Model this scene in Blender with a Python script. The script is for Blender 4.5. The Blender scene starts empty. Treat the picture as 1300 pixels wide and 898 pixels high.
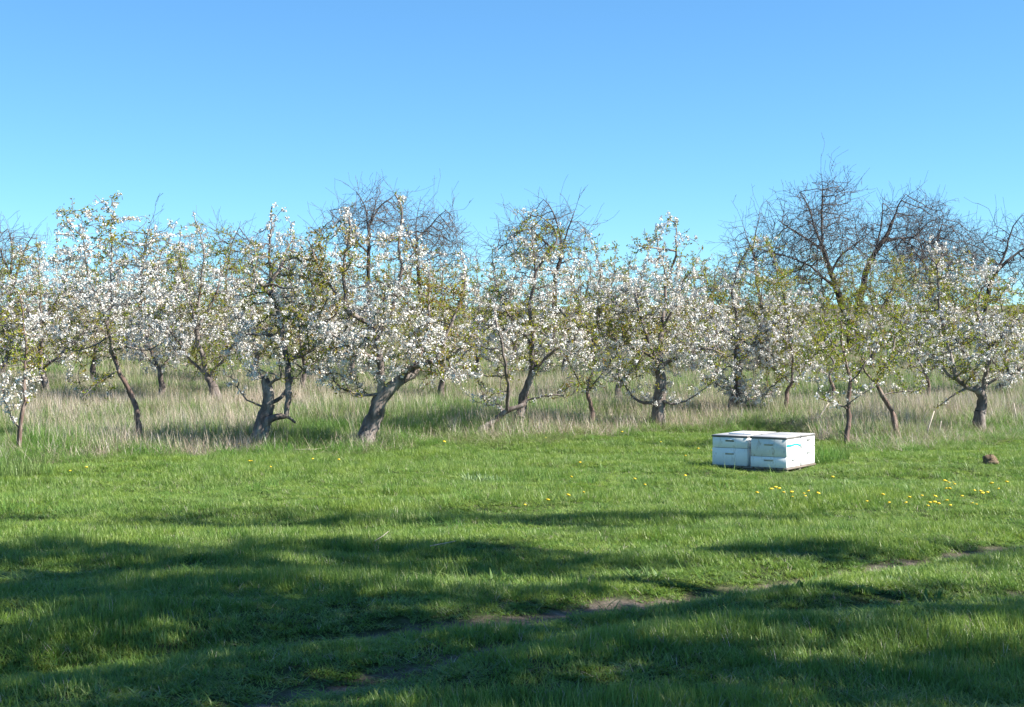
import bpy, math, random
import numpy as np

# ------------------------------------------------------------------ basics
SC = bpy.context.scene
COL = SC.collection
F, CX, CY, CAMZ = 1786.0, 650.0, 449.0, 1.6
PITCH = math.radians(0.353)
SUN_AZ, SUN_EL = -11.0, 40.0          # azimuth measured from +X towards +Y
RNG = np.random.default_rng(7)
random.seed(7)


def ray(px, py):
    u = (px - CX) / F
    v = (CY - py) / F
    return np.array([u, math.cos(PITCH) + v * math.sin(PITCH), -math.sin(PITCH) + v * math.cos(PITCH)])


def at(px, py, Y):
    d = ray(px, py)
    p = d * (Y / d[1])
    p[2] += CAMZ
    return p


# ------------------------------------------------------------------ numpy noise
def _hash(ix, iy, seed):
    n = (ix * 374761393 + iy * 668265263 + seed * 1442695041) & 0xFFFFFFFF
    n = ((n ^ (n >> 13)) * 1274126177) & 0xFFFFFFFF
    n = n ^ (n >> 16)
    return (n & 0xFFFFFF) / float(0xFFFFFF)


def vnoise(x, y, seed=0):
    x = np.asarray(x, float); y = np.asarray(y, float)
    ix = np.floor(x).astype(np.int64); iy = np.floor(y).astype(np.int64)
    fx = x - ix; fy = y - iy
    fx = fx * fx * (3 - 2 * fx); fy = fy * fy * (3 - 2 * fy)
    a = _hash(ix, iy, seed); b = _hash(ix + 1, iy, seed)
    c = _hash(ix, iy + 1, seed); d = _hash(ix + 1, iy + 1, seed)
    return (a * (1 - fx) + b * fx) * (1 - fy) + (c * (1 - fx) + d * fx) * fy


def fbm(x, y, seed=0, oct=3):
    s = 0; a = 1; t = 0
    for k in range(oct):
        s = s + a * vnoise(x * 2 ** k, y * 2 ** k, seed + 17 * k); t += a; a *= .5
    return s / t


# ------------------------------------------------------------------ terrain
def ground0(x, y):
    x = np.asarray(x, float); y = np.asarray(y, float)
    s = np.clip(y - 21, 0, 74)
    z = 0.04 * s * s / (s + 2.0) + .022 * np.clip(s - 9, 0, 99)
    far = np.clip((y - 24) / 20, 0, 1)
    z = z + far * 0.35 * (fbm(x / 17 + 3, y / 17, 5, 2) - .5)
    z = z + 0.17 * (fbm(x / 2.4 + 9, y / 1.4, 3, 3) - .5)
    return z


def hit(px, py, fn=None):
    d = ray(px, py); fn = fn or ground0
    t = np.linspace(4, 130, 4000)
    P = d[None, :] * t[:, None]; P[:, 2] += CAMZ
    under = P[:, 2] < fn(P[:, 0], P[:, 1])
    i = int(np.argmax(under)) if under.any() else len(t) - 1
    return np.array([P[i, 0], P[i, 1], float(fn(P[i, 0], P[i, 1]))])


def poly_world(pts):
    return np.array([hit(a, b)[:2] for a, b in pts])


RUT_A = poly_world([(1400, 660), (1290, 688), (1180, 705), (1080, 722), (960, 741), (870, 755), (780, 765), (690, 776), (600, 787), (520, 798), (330, 812), (120, 835), (-150, 870)])
RUT_B = poly_world([(1450, 742), (1300, 752), (1100, 765), (960, 775), (840, 786), (760, 797), (660, 812), (560, 835), (420, 868), (300, 897)])


def dist_poly(x, y, P):
    best = np.full(np.shape(x), 1e9); par = np.zeros(np.shape(x))
    n = len(P) - 1
    for i in range(n):
        a, b = P[i], P[i + 1]; ab = b - a; L = ab @ ab
        t = np.clip(((x - a[0]) * ab[0] + (y - a[1]) * ab[1]) / L, 0, 1)
        d = np.hypot(x - a[0] - t * ab[0], y - a[1] - t * ab[1])
        m = d < best
        best = np.where(m, d, best); par = np.where(m, (i + t) / n, par)
    return best, par


def dirt_mask(x, y):
    x = np.asarray(x, float); y = np.asarray(y, float)
    n = fbm(x / .7, y / .45, 21, 3)
    n2 = fbm(x / 2.2, y / 1.1, 33, 2)
    da, pa = dist_poly(x, y, RUT_A); db, _ = dist_poly(x, y, RUT_B)
    wa = (.20 + .30 * (n - .5) + .20 * (n2 - .44)) * np.clip((.83 - pa) * 8, 0, 1) * np.clip(.45 + (pa - .25) * 2.4, .45, 1.35)
    wb = .08 + .34 * (n - .5) + .42 * (n2 - .45)
    m = np.maximum(np.clip((wa - da) / .14 + .5, 0, 1), np.clip((wb - db) / .14 + .5, 0, 1) * np.clip((fbm(x / 1.4, y, 41, 2) - .30) * 4, 0, 1))
    return m


def ground(x, y):
    da, _ = dist_poly(x, y, RUT_A); db, _ = dist_poly(x, y, RUT_B)
    return ground0(x, y) - .055 * np.exp(-(da / .25) ** 2) - .045 * np.exp(-(db / .25) ** 2)


# boundary between the mown lawn and the rough grass under the trees
_bd = poly_world([(-250, 590), (0, 588), (110, 584), (220, 580), (330, 577), (400, 574), (460, 576), (560, 566), (640, 560), (780, 553),
                  (880, 548), (940, 544), (1020, 546), (1060, 562), (1100, 571), (1160, 571), (1230, 560), (1300, 556), (1500, 550)])


def bound_y(x):
    return np.interp(x, _bd[:, 0], _bd[:, 1])


# ------------------------------------------------------------------ mesh helpers
def mesh_np(name, V, faces_flat, sizes, mat, smooth=False, attr=None, mat_idx=None):
    me = bpy.data.meshes.new(name)
    V = np.asarray(V, np.float32)
    ff = np.asarray(faces_flat, np.int32); sz = np.asarray(sizes, np.int32)
    me.vertices.add(len(V)); me.vertices.foreach_set('co', V.ravel())
    me.loops.add(len(ff)); me.loops.foreach_set('vertex_index', ff)
    me.polygons.add(len(sz))
    st = np.concatenate([[0], np.cumsum(sz)[:-1]]).astype(np.int32)
    me.polygons.foreach_set('loop_start', st)
    me.polygons.foreach_set('loop_total', sz)
    for m in (mat if isinstance(mat, (list, tuple)) else [mat]):
        me.materials.append(m)
    if mat_idx is not None:
        me.polygons.foreach_set('material_index', np.asarray(mat_idx, np.int32))
    if smooth:
        me.polygons.foreach_set('use_smooth', np.ones(len(sz), bool))
    for k, v in (attr or {}).items():
        a = me.attributes.new(k, 'FLOAT', 'POINT'); a.data.foreach_set('value', np.asarray(v, np.float32))
    me.update(calc_edges=True)
    me.validate()
    return me


def link(name, me, parent=None, loc=None):
    o = bpy.data.objects.new(name, me); COL.objects.link(o)
    if parent is not None:
        o.parent = parent
    if loc is not None:
        o.location = loc
    return o


def tag(o, label=None, cat=None, group=None, kind=None):
    if label: o['label'] = label
    if cat: o['category'] = cat
    if group: o['group'] = group
    if kind: o['kind'] = kind
    return o


def empty(name, loc, rz=0.0):
    o = bpy.data.objects.new(name, None); COL.objects.link(o)
    o.location = loc; o.rotation_euler = (0, 0, rz); o.empty_display_size = .1
    return o


class MB:
    """collects boxes / quads / tubes into one mesh"""
    def __init__(s): s.V = []; s.F = []; s.M = []

    def box(s, c, d, rz=0, m=0, bev=0.0, taper=1.0):
        x, y, z = [k / 2 for k in d]; b = min(bev, x * .9, y * .9, z * .9)
        base = len(s.V); ca, sa = math.cos(rz), math.sin(rz)
        def add(px, py, pz):
            s.V.append((c[0] + px * ca - py * sa, c[1] + px * sa + py * ca, c[2] + pz))
        if b <= 0:
            for pz, t in ((-z, 1.0), (z, taper)):
                for px, py in ((-x, -y), (x, -y), (x, y), (-x, y)): add(px * t, py * t, pz)
            for f in ((3, 2, 1, 0), (4, 5, 6, 7), (0, 1, 5, 4), (1, 2, 6, 5), (2, 3, 7, 6), (3, 0, 4, 7)):
                s.F.append([base + k for k in f]); s.M.append(m)
            return
        rings = [(-z, b), (-z + b, 0), (z - b, 0), (z, b)]
        for pz, ins in rings:                       # octagonal rings: bevels every edge
            X, Y = x - ins, y - ins; e = b if ins == 0 else b * .5
            for px, py in ((-X + e, -Y), (X - e, -Y), (X, -Y + e), (X, Y - e), (X - e, Y), (-X + e, Y), (-X, Y - e), (-X, -Y + e)):
                add(px, py, pz)
        s.F.append([base + k for k in range(7, -1, -1)]); s.M.append(m)
        for r in range(3):
            for k in range(8):
                k2 = (k + 1) % 8
                s.F.append([base + r * 8 + k, base + r * 8 + k2, base + (r + 1) * 8 + k2, base + (r + 1) * 8 + k]); s.M.append(m)
        s.F.append([base + 24 + k for k in range(8)]); s.M.append(m)

    def tube(s, P, R, n=6, m=0):
        P = [np.asarray(p, float) for p in P]; base = len(s.V)
        for i, p in enumerate(P):
            d = P[min(i + 1, len(P) - 1)] - P[max(i - 1, 0)]; d /= np.linalg.norm(d) + 1e-9
            a = np.cross(d, (0.3, 1, .2)); a /= np.linalg.norm(a) + 1e-9; b = np.cross(d, a)
            for k in range(n):
                t = 2 * math.pi * k / n
                s.V.append(tuple(p + R[i] * (math.cos(t) * a + math.sin(t) * b)))
        for i in range(len(P) - 1):
            for k in range(n):
                k2 = (k + 1) % n
                s.F.append([base + i * n + k, base + i * n + k2, base + (i + 1) * n + k2, base + (i + 1) * n + k]); s.M.append(m)
        s.F.append([base + k for k in range(n - 1, -1, -1)]); s.M.append(m)
        s.F.append([base + (len(P) - 1) * n + k for k in range(n)]); s.M.append(m)

    def build(s, name, mats, parent=None, smooth=False, loc=None):
        me = mesh_np(name, s.V, [k for f in s.F for k in f], [len(f) for f in s.F], mats, smooth, None, s.M)
        return link(name, me, parent, loc)


# ------------------------------------------------------------------ materials
def new_mat(name):
    m = bpy.data.materials.new(name); m.use_nodes = True
    nt = m.node_tree; nt.nodes.clear()
    out = nt.nodes.new('ShaderNodeOutputMaterial')
    return m, nt, out


def N(nt, t, **kw):
    n = nt.nodes.new(t)
    for k, v in kw.items():
        if k in n.inputs: n.inputs[k].default_value = v
        else: setattr(n, k, v)
    return n


def ramp(nt, src, stops, interp='LINEAR'):
    r = nt.nodes.new('ShaderNodeValToRGB'); r.color_ramp.interpolation = interp
    el = r.color_ramp.elements
    while len(el) < len(stops): el.new(.5)
    for e, (p, c) in zip(el, stops):
        e.position = p; e.color = (c[0], c[1], c[2], 1)
    nt.links.new(src, r.inputs[0])
    return r.outputs[0]


def noise(nt, scale, detail=4, rough=.6, obj=False, stretch=None):
    if obj:
        co = nt.nodes.new('ShaderNodeTexCoord').outputs['Object']
    else:
        co = nt.nodes.new('ShaderNodeNewGeometry').outputs['Position']
    if stretch:
        mp = nt.nodes.new('ShaderNodeMapping'); mp.inputs['Scale'].default_value = stretch
        nt.links.new(co, mp.inputs['Vector']); co = mp.outputs[0]
    n = nt.nodes.new('ShaderNodeTexNoise')
    n.inputs['Scale'].default_value = scale; n.inputs['Detail'].default_value = detail; n.inputs['Roughness'].default_value = rough
    nt.links.new(co, n.inputs['Vector'])
    return n.outputs['Fac']


def mixc(nt, fac, a, b, mode='MIX'):
    m = nt.nodes.new('ShaderNodeMix'); m.data_type = 'RGBA'; m.blend_type = mode
    for sock, v in ((m.inputs[0], fac), (m.inputs[6], a), (m.inputs[7], b)):
        if hasattr(v, 'is_output'): nt.links.new(v, sock)
        elif isinstance(v, (int, float)): sock.default_value = v
        else: sock.default_value = (v[0], v[1], v[2], 1)
    return m.outputs[2]


def mth(nt, op, a, b=None, clamp=False):
    m = nt.nodes.new('ShaderNodeMath'); m.operation = op; m.use_clamp = clamp
    for i, v in enumerate((a, b)):
        if v is None: continue
        if hasattr(v, 'is_output'): nt.links.new(v, m.inputs[i])
        else: m.inputs[i].default_value = v
    return m.outputs[0]


def leafy(name, stops, patch=None, patch_scale=.5, transl=.4, rough=.5, src='object', spec=.3, tcol=None, patch2=None):
    """thin leaf / blade: colour varies per piece and in patches, light passes through"""
    m, nt, out = new_mat(name)
    if src == 'object':
        r = nt.nodes.new('ShaderNodeObjectInfo').outputs['Random']
    else:
        a = nt.nodes.new('ShaderNodeAttribute'); a.attribute_name = src; r = a.outputs['Fac']
    if src == 'object':
        a = nt.nodes.new('ShaderNodeAttribute'); a.attribute_name = 'rnd'
        r = mth(nt, 'ADD', mth(nt, 'MULTIPLY', r, .45), mth(nt, 'MULTIPLY', a.outputs['Fac'], .55))
    c = ramp(nt, r, stops)
    if patch:
        f = noise(nt, patch_scale, 3, .6)
        f = ramp(nt, f, [(.42, (0, 0, 0)), (.62, (1, 1, 1))])
        c = mixc(nt, mth(nt, 'MULTIPLY', f, patch[1]), c, patch[0])
    if patch2:
        f = ramp(nt, noise(nt, patch2[1], 4, .65, stretch=(1, 1.7, 1)), [(.45, (0, 0, 0)), (.60, (1, 1, 1))])
        c = mixc(nt, mth(nt, 'MULTIPLY', f, patch2[2]), c, patch2[0])
    b = N(nt, 'ShaderNodeBsdfPrincipled', Roughness=rough)
    b.inputs['Specular IOR Level'].default_value = spec
    nt.links.new(c, b.inputs['Base Color'])
    t = nt.nodes.new('ShaderNodeBsdfTranslucent')
    nt.links.new(mixc(nt, 1.0, c, tcol, 'MULTIPLY') if tcol else c, t.inputs['Color'])
    mx = nt.nodes.new('ShaderNodeMixShader'); mx.inputs[0].default_value = transl
    nt.links.new(b.outputs[0], mx.inputs[1]); nt.links.new(t.outputs[0], mx.inputs[2])
    nt.links.new(mx.outputs[0], out.inputs[0])
    return m


def bark(name, c0, c1, c2, scale=9, bump=.6):
    m, nt, out = new_mat(name)
    f = noise(nt, scale, 8, .7, obj=True, stretch=(1, 1, .28))
    c = ramp(nt, f, [(.3, c0), (.52, c1), (.72, c2)])
    g = noise(nt, 2.6, 4, .6, obj=True)
    c = mixc(nt, ramp(nt, g, [(.5, (0, 0, 0)), (.72, (.7, .7, .7))]), c, c2)
    b = N(nt, 'ShaderNodeBsdfPrincipled', Roughness=.85); b.inputs['Specular IOR Level'].default_value = .2
    nt.links.new(c, b.inputs['Base Color'])
    bp = N(nt, 'ShaderNodeBump', Strength=bump, Distance=.02)
    nt.links.new(noise(nt, scale * 2.2, 6, .7, obj=True, stretch=(1, 1, .3)), bp.inputs['Height'])
    nt.links.new(bp.outputs[0], b.inputs['Normal'])
    nt.links.new(b.outputs[0], out.inputs[0])
    return m


M = {}
M['lawn'] = leafy('lawn grass blades', [(0, (.085, .185, .022)), (.35, (.185, .29, .055)), (.7, (.285, .38, .09)), (1, (.45, .49, .25))],
                  patch=((.24, .33, .05), .7), patch_scale=.9, transl=.42, rough=.42, spec=.35, patch2=((.06, .17, .02), 2.3, .55))
M['coarse'] = leafy('coarse green grass', [(0, (.075, .19, .03)), (.5, (.13, .26, .045)), (1, (.24, .32, .09))],
                    patch=((.25, .29, .11), .6), patch_scale=.7, transl=.42, rough=.42)
M['straw'] = leafy('dry straw stalks', [(0, (.22, .165, .11)), (.35, (.38, .31, .23)), (.7, (.54, .47, .38)), (1, (.74, .69, .60))],
                   transl=.25, rough=.7, spec=.15)
M['weed'] = leafy('broad weed leaves', [(0, (.06, .13, .03)), (.6, (.10, .19, .04)), (1, (.15, .22, .07))], transl=.35, rough=.5)
M['paleweed'] = leafy('pale weed leaves', [(0, (.17, .27, .10)), (1, (.34, .42, .22))], transl=.3, rough=.6)
M['petal'] = leafy('white petals', [(0, (.44, .33, .22)), (.2, (.58, .51, .42)), (.5, (.69, .67, .63)), (1, (.76, .76, .75))], transl=.14, rough=.6, src='rnd', spec=.1)
M['leaf'] = leafy('young cherry leaves', [(0, (.25, .13, .025)), (.22, (.29, .24, .025)), (.6, (.28, .31, .02)), (1, (.17, .26, .025))], transl=.45, rough=.42, src='rnd')
M['shadeleaf'] = leafy('spring leaves of shade trees', [(0, (.05, .12, .02)), (1, (.10, .19, .03))], transl=.3, src='rnd')
M['bud'] = leafy('brown buds', [(0, (.07, .045, .03)), (.7, (.12, .07, .05)), (1, (.17, .12, .06))], transl=.2, src='rnd')
M['cherrybark'] = bark('cherry bark', (.04, .032, .029), (.16, .13, .115), (.40, .36, .33))
M['cherrytwig'] = bark('cherry limb bark', (.07, .055, .05), (.18, .145, .13), (.38, .34, .31), scale=14, bump=.3)
M['youngbark'] = bark('young cherry bark', (.07, .045, .035), (.17, .115, .095), (.33, .27, .23), scale=16, bump=.3)
M['barebark'] = bark('dark bark of bare trees', (.022, .018, .016), (.055, .045, .038), (.12, .10, .085), scale=5)
M['baretwig'] = bark('bare twig bark', (.065, .057, .055), (.115, .102, .098), (.18, .165, .155), scale=6, bump=.1)
M['shadebark'] = bark('shade tree bark', (.04, .033, .028), (.10, .085, .07), (.2, .17, .15))


def ground_mat():
    m, nt, out = new_mat('meadow soil')
    a = nt.nodes.new('ShaderNodeAttribute'); a.attribute_name = 'dirt'
    n1 = noise(nt, 9, 6, .7); n2 = noise(nt, .7, 4, .6); n3 = noise(nt, 40, 4, .7)
    turf = ramp(nt, n1, [(.3, (.022, .036, .011)), (.55, (.042, .062, .018)), (.75, (.085, .085, .04))])
    turf = mixc(nt, ramp(nt, n2, [(.45, (0, 0, 0)), (.65, (.6, .6, .6))]), turf, (.07, .075, .035))
    d = ramp(nt, n1, [(.25, (.07, .055, .042)), (.5, (.14, .112, .088)), (.75, (.23, .195, .16))])
    d = mixc(nt, ramp(nt, n3, [(.55, (0, 0, 0)), (.7, (.6, .6, .6))]), d, (.33, .28, .23))
    f = mth(nt, 'ADD', a.outputs['Fac'], mth(nt, 'MULTIPLY', mth(nt, 'SUBTRACT', n1, .5), .9), True)
    c = mixc(nt, f, turf, d)
    s = nt.nodes.new('ShaderNodeAttribute'); s.attribute_name = 'rough'
    dry = ramp(nt, n1, [(.3, (.10, .085, .05)), (.55, (.16, .135, .085)), (.75, (.15, .17, .06))])
    c = mixc(nt, s.outputs['Fac'], c, dry)
    b = N(nt, 'ShaderNodeBsdfPrincipled', Roughness=.95); b.inputs['Specular IOR Level'].default_value = .1
    nt.links.new(c, b.inputs['Base Color'])
    bp = N(nt, 'ShaderNodeBump', Strength=.8, Distance=.03)
    nt.links.new(noise(nt, 22, 8, .75), bp.inputs['Height']); nt.links.new(bp.outputs[0], b.inputs['Normal'])
    nt.links.new(b.outputs[0], out.inputs[0])
    return m


# ------------------------------------------------------------------ ground sheet
def build_ground():
    xs = np.concatenate([[-900, -400, -200, -120], np.arange(-80, -26, 4), np.arange(-26, -13, .8), np.arange(-13, 13, .11), np.arange(13, 26, .8), np.arange(26, 81, 4), [120, 200, 400, 900]])
    ys = np.concatenate([[-500, -200, -80, -40, -20, -10, -5], np.arange(0, 4, .4), np.arange(4, 27, .1), np.arange(27, 50, .5), np.arange(50, 101, 2), [110, 130, 160, 220, 400, 1200]])
    X, Y = np.meshgrid(xs, ys); nx = len(xs)
    Z = ground(X, Y)
    V = np.stack([X.ravel(), Y.ravel(), Z.ravel()], 1)
    i, j = np.meshgrid(np.arange(len(ys) - 1), np.arange(nx - 1), indexing='ij')
    a = (i * nx + j).ravel()
    Q = np.stack([a, a + 1, a + nx + 1, a + nx], 1)
    dm = dirt_mask(X.ravel(), Y.ravel())
    rg = np.clip((Y.ravel() - bound_y(X.ravel()) + .3) / .8, 0, 1) * (.75 - .35 * fbm(X.ravel() / 5, Y.ravel() / 5, 77, 2))
    me = mesh_np('ground', V, Q.ravel(), np.full(len(Q), 4), ground_mat(), True, {'dirt': dm, 'rough': rg})
    tag(link('ground', me), kind='structure')


build_ground()


# ------------------------------------------------------------------ grass
def blades(n, h, w, spread, lean, curl, rng, seg=3, droop=0.0, hpow=1.0):
    hh = h[0] + (h[1] - h[0]) * rng.random(n) ** hpow
    r = spread * np.sqrt(rng.random(n)); t = rng.random(n) * 2 * np.pi
    bx, by = r * np.cos(t), r * np.sin(t)
    az = rng.random(n) * 2 * np.pi
    ln = lean[0] + (lean[1] - lean[0]) * rng.random(n)
    cu = curl * (.3 + rng.random(n))
    ww = (w[0] + (w[1] - w[0]) * rng.random(n)) / 2
    V = []; ang = ln.copy()
    px, py, pz = bx, by, np.full(n, -.015)
    sx, sy = -np.sin(az), np.cos(az)
    step = hh / seg
    ringsV = []
    for k in range(seg + 1):
        f = 1 - (k / seg) ** 1.6
        wk = ww * (f if k < seg else 0)
        if k < seg:
            ringsV.append(np.stack([px - sx * wk, py - sy * wk, pz], 1)); ringsV.append(np.stack([px + sx * wk, py + sy * wk, pz], 1))
        else:
            ringsV.append(np.stack([px, py, pz], 1))
        a = np.minimum(ang, 2.6)
        px = px + np.cos(az) * np.sin(a) * step; py = py + np.sin(az) * np.sin(a) * step; pz = pz + np.cos(a) * step
        ang = ang + cu + droop * (k + 1)
    m = 2 * seg + 1
    V = np.stack(ringsV, 1).reshape(n * m, 3)
    o = (np.arange(n) * m)[:, None]
    fl = []; sz = []
    quad = np.array([[2 * k, 2 * k + 1, 2 * k + 3, 2 * k + 2] for k in range(seg - 1)]).ravel()
    pat = np.concatenate([quad, [2 * seg - 2, 2 * seg - 1, 2 * seg]])
    fl = (o + pat[None, :]).ravel()
    sz = np.tile(np.array([4] * (seg - 1) + [3]), n)
    rnd = np.repeat(rng.random(n), m)
    return V, fl, sz, rnd


def merge(parts):
    V = []; fl = []; sz = []; rn = []; mi = []; off = 0
    for k, (v, f, s, r, m) in enumerate(parts):
        V.append(v); fl.append(f + off); sz.append(s); rn.append(r); mi.append(np.full(len(s), m)); off += len(v)
    return np.concatenate(V), np.concatenate(fl), np.concatenate(sz), np.concatenate(rn), np.concatenate(mi)


def proto_coll(name, builders):
    c = bpy.data.collections.new(name)
    for k, (parts, mats) in enumerate(builders):
        V, fl, sz, rn, mi = merge(parts)
        me = mesh_np('%s_tuft' % name, V, fl, sz, mats, False, {'rnd': rn}, mi)
        o = bpy.data.objects.new('%s_tuft' % name, me); c.objects.link(o)
    return c


def scatter(name, P, rz, scl, idx, coll, tilt=.12, rng=RNG):
    n = len(P)
    me = bpy.data.meshes.new(name)
    me.vertices.add(n); me.vertices.foreach_set('co', np.asarray(P, np.float32).ravel())
    a = me.attributes.new('rot', 'FLOAT_VECTOR', 'POINT')
    R = np.stack([rng.normal(0, tilt, n), rng.normal(0, tilt, n), rz], 1).astype(np.float32)
    a.data.foreach_set('vector', R.ravel())
    a = me.attributes.new('scl', 'FLOAT_VECTOR', 'POINT'); a.data.foreach_set('vector', np.asarray(scl, np.float32).ravel())
    a = me.attributes.new('pick', 'INT', 'POINT'); a.data.foreach_set('value', np.asarray(idx, np.int32))
    o = link(name, me)
    g = bpy.data.node_groups.new(name, 'GeometryNodeTree')
    g.interface.new_socket('Geometry', in_out='INPUT', socket_type='NodeSocketGeometry')
    g.interface.new_socket('Geometry', in_out='OUTPUT', socket_type='NodeSocketGeometry')
    gi = g.nodes.new('NodeGroupInput'); go = g.nodes.new('NodeGroupOutput')
    ci = g.nodes.new('GeometryNodeCollectionInfo')
    ci.inputs['Collection'].default_value = coll
    ci.inputs['Separate Children'].default_value = True; ci.inputs['Reset Children'].default_value = True
    ip = g.nodes.new('GeometryNodeInstanceOnPoints'); ip.inputs['Pick Instance'].default_value = True

    def named(nm, dt):
        k = g.nodes.new('GeometryNodeInputNamedAttribute'); k.data_type = dt; k.inputs['Name'].default_value = nm
        return k.outputs['Attribute']
    e2r = g.nodes.new('FunctionNodeEulerToRotation')
    L = g.links.new
    L(gi.outputs[0], ip.inputs['Points']); L(ci.outputs[0], ip.inputs['Instance'])
    L(named('pick', 'INT'), ip.inputs['Instance Index'])
    L(named('rot', 'FLOAT_VECTOR'), e2r.inputs[0]); L(e2r.outputs[0], ip.inputs['Rotation'])
    L(named('scl', 'FLOAT_VECTOR'), ip.inputs['Scale'])
    L(ip.outputs[0], go.inputs[0])
    md = o.modifiers.new('scatter', 'NODES'); md.node_group = g
    tag(o, kind='stuff')
    return o


HIVE_C = hit(968, 596)       # middle of the pallet's near edge, refined below


def frustum_pts(density_fn, y0, y1, margin, rng, step=1.0):
    out = []
    y = y0
    while y < y1:
        h = min(step, y1 - y)
        hw = .372 * (y + h) + margin
        n = int(density_fn(y) * 2 * hw * h)
        out.append(np.stack([(rng.random(n) * 2 - 1) * hw, y + rng.random(n) * h], 1)); y += h
    return np.concatenate(out)


def build_grass():
    rng = np.random.default_rng(11)
    lawn = []
    for k in range(7):
        parts = [blades(52, (.03, .10), (.0035, .0065), .085, (.08, .95), .36, rng) + (0,)]
        if k in (2, 3, 5): parts.append(blades(9, (.03, .09), (.012, .026), .08, (.5, 1.2), .25, rng) + (1,))
        if k == 4: parts.append(blades(5, (.05, .12), (.003, .004), .07, (.2, 1.0), .2, rng) + (2,))
        lawn.append((parts, [M['lawn'], M['weed'], M['straw']]))
    lawn = proto_coll('lawn', lawn)
    coarse = proto_coll('coarse', [([blades(38, (.16, .48), (.004, .009), .13, (.05, .5), .24, rng) + (0,)], [M['coarse']]) for k in range(5)])
    straw = []
    for k in range(6):
        parts = [blades(7, (.28, .72), (.005, .009), .19, (.02, .55), .08, rng, hpow=1.5) + (0,),
                 blades(11, (.2, .5), (.004, .007), .19, (.4, 1.35), .14, rng) + (0,)]
        straw.append((parts, [M['straw']]))
    straw = proto_coll('straw', straw)
    thatch = proto_coll('thatch', [([blades(30, (.15, .45), (.003, .006), .18, (.9, 1.5), .10, rng) + (0,),
                                     blades(8, (.1, .3), (.003, .006), .18, (.3, .9), .15, rng) + (0,)], [M['straw']]) for k in range(4)])

    # --- mown lawn
    P = frustum_pts(lambda y: 270 if y < 12 else 190, 4.2, 27.5, 1.6, rng)
    x, y = P[:, 0], P[:, 1]
    keep = y < bound_y(x) + .35 + rng.normal(0, .4, len(x)) + .6 * (fbm(x / 1.2, y * 0, 91, 2) - .5)
    dm = dirt_mask(x, y)
    keep &= rng.random(len(x)) > np.clip(dm * 1.05 - .05, 0, .90)
    keep &= ~in_pallet(x, y, .05)
    P = P[keep]; x, y = P[:, 0], P[:, 1]; dm = dm[keep]
    hn = fbm(x / 1.15 + 5, y / .55, 61, 3)                 # uneven mowing: clumps drawn out sideways
    h2 = fbm(x / 3.5, y / 2.2, 63, 2)
    s = .40 + 1.3 * np.clip((hn - .33) * 1.9, 0, 1) * (.5 + h2) + rng.normal(0, .08, len(x))
    near = np.clip((11.5 - y) / 5, 0, 1)
    da, _ = dist_poly(x, y, RUT_A); db, _ = dist_poly(x, y, RUT_B)
    rut = np.minimum(da, db)
    s = s * (1 + .15 * near) * (1 - .55 * dm) * np.clip(.45 + rut * .9, .45, 1)
    s = np.clip(s, .3, 2.3)
    sx = .85 + .3 * rng.random(len(x))
    z = ground(x, y)
    # keep the tussocks off the hive faces
    scatter('lawn_grass', np.stack([x, y, z], 1), rng.random(len(x)) * 6.283, np.stack([sx, sx, s], 1), rng.integers(0, 7, len(x)), lawn, .12, rng)

    # --- darker, longer clumps the mower left standing
    P = frustum_pts(lambda y: 5.5, 4.5, 25, 1.4, rng)
    x, y = P[:, 0], P[:, 1]
    k = (y < bound_y(x) - .2) & ~in_pallet(x, y, .25) & (dirt_mask(x, y) < .3) & (rng.random(len(x)) < np.clip((fbm(x / 1.6, y / 1.1, 97, 2) - .36) * 4, 0, 1))
    x, y = x[k], y[k]; n = len(x)
    w = .5 + .7 * rng.random(n)
    scatter('lawn_clumps', np.stack([x, y, ground(x, y)], 1), rng.random(n) * 6.283, np.stack([w, w, (.20 + .22 * rng.random(n)) * np.clip(y / 14, .6, 1.2)], 1), rng.integers(0, 5, n), coarse, .12, rng)

    # --- rough grass under and behind the trees: green blades and dry stalks
    Q = frustum_pts(lambda y: 88 if y < 34 else (45 if y < 45 else 22), 17.5, 72, 2.0, rng)
    x, y = Q[:, 0], Q[:, 1]
    yb = bound_y(x)
    d = y - yb + rng.normal(0, .25, len(x)) + 1.3 * (fbm(x / .9, y / 3, 87, 2) - .5)
    dryx = np.interp(x / y * F + CX, [0, 60, 130, 170, 320, 350, 430, 470, 580, 620, 780, 900, 960, 1010, 1060, 1150, 1200, 1300],
                     [.15, .25, .5, .75, .62, .22, .12, .42, .50, .75, .85, .75, .35, .42, .75, .75, .55, .6])
    back = np.clip((d - 3.5) / 3.5, 0, 1)
    dry = (.08 + .86 * dryx) * (1 - back) + .64 * back
    dry = dry + .75 * (fbm(x / 1.7, y / 1.7, 71, 3) - .5) + .5 * (fbm(x / 6, y / 4, 73, 2) - .5)
    u = rng.random(len(x))
    isdry = (u < np.clip(dry, .05, .95)) & (d > 0)
    isgreen = (~isdry) & (d > -.35)
    lo = (d > -.25) & (d < .55) & (rng.random(len(x)) < .35)
    for nm, m, cl, nvar, s0, s1, tl in (('dry_grass', isdry, straw, 6, .45, .80, .10), ('coarse_grass', isgreen, coarse, 5, .5, .85, .12), ('straw_thatch', lo, thatch, 4, .4, .9, .15)):
        xx, yy = x[m], y[m]; n = len(xx)
        hs = s0 + s1 * np.clip((fbm(xx / 1.3, yy / 1.3, 81, 3) - .25) * 1.6, 0, 1) * (.6 + .6 * rng.random(n))
        hs *= np.clip(.55 + (yy - bound_y(xx)) * .35, .45, 1.0)
        w = (.8 + .5 * rng.random(n)) * np.clip(yy / 34, 1, 1.8)
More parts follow.
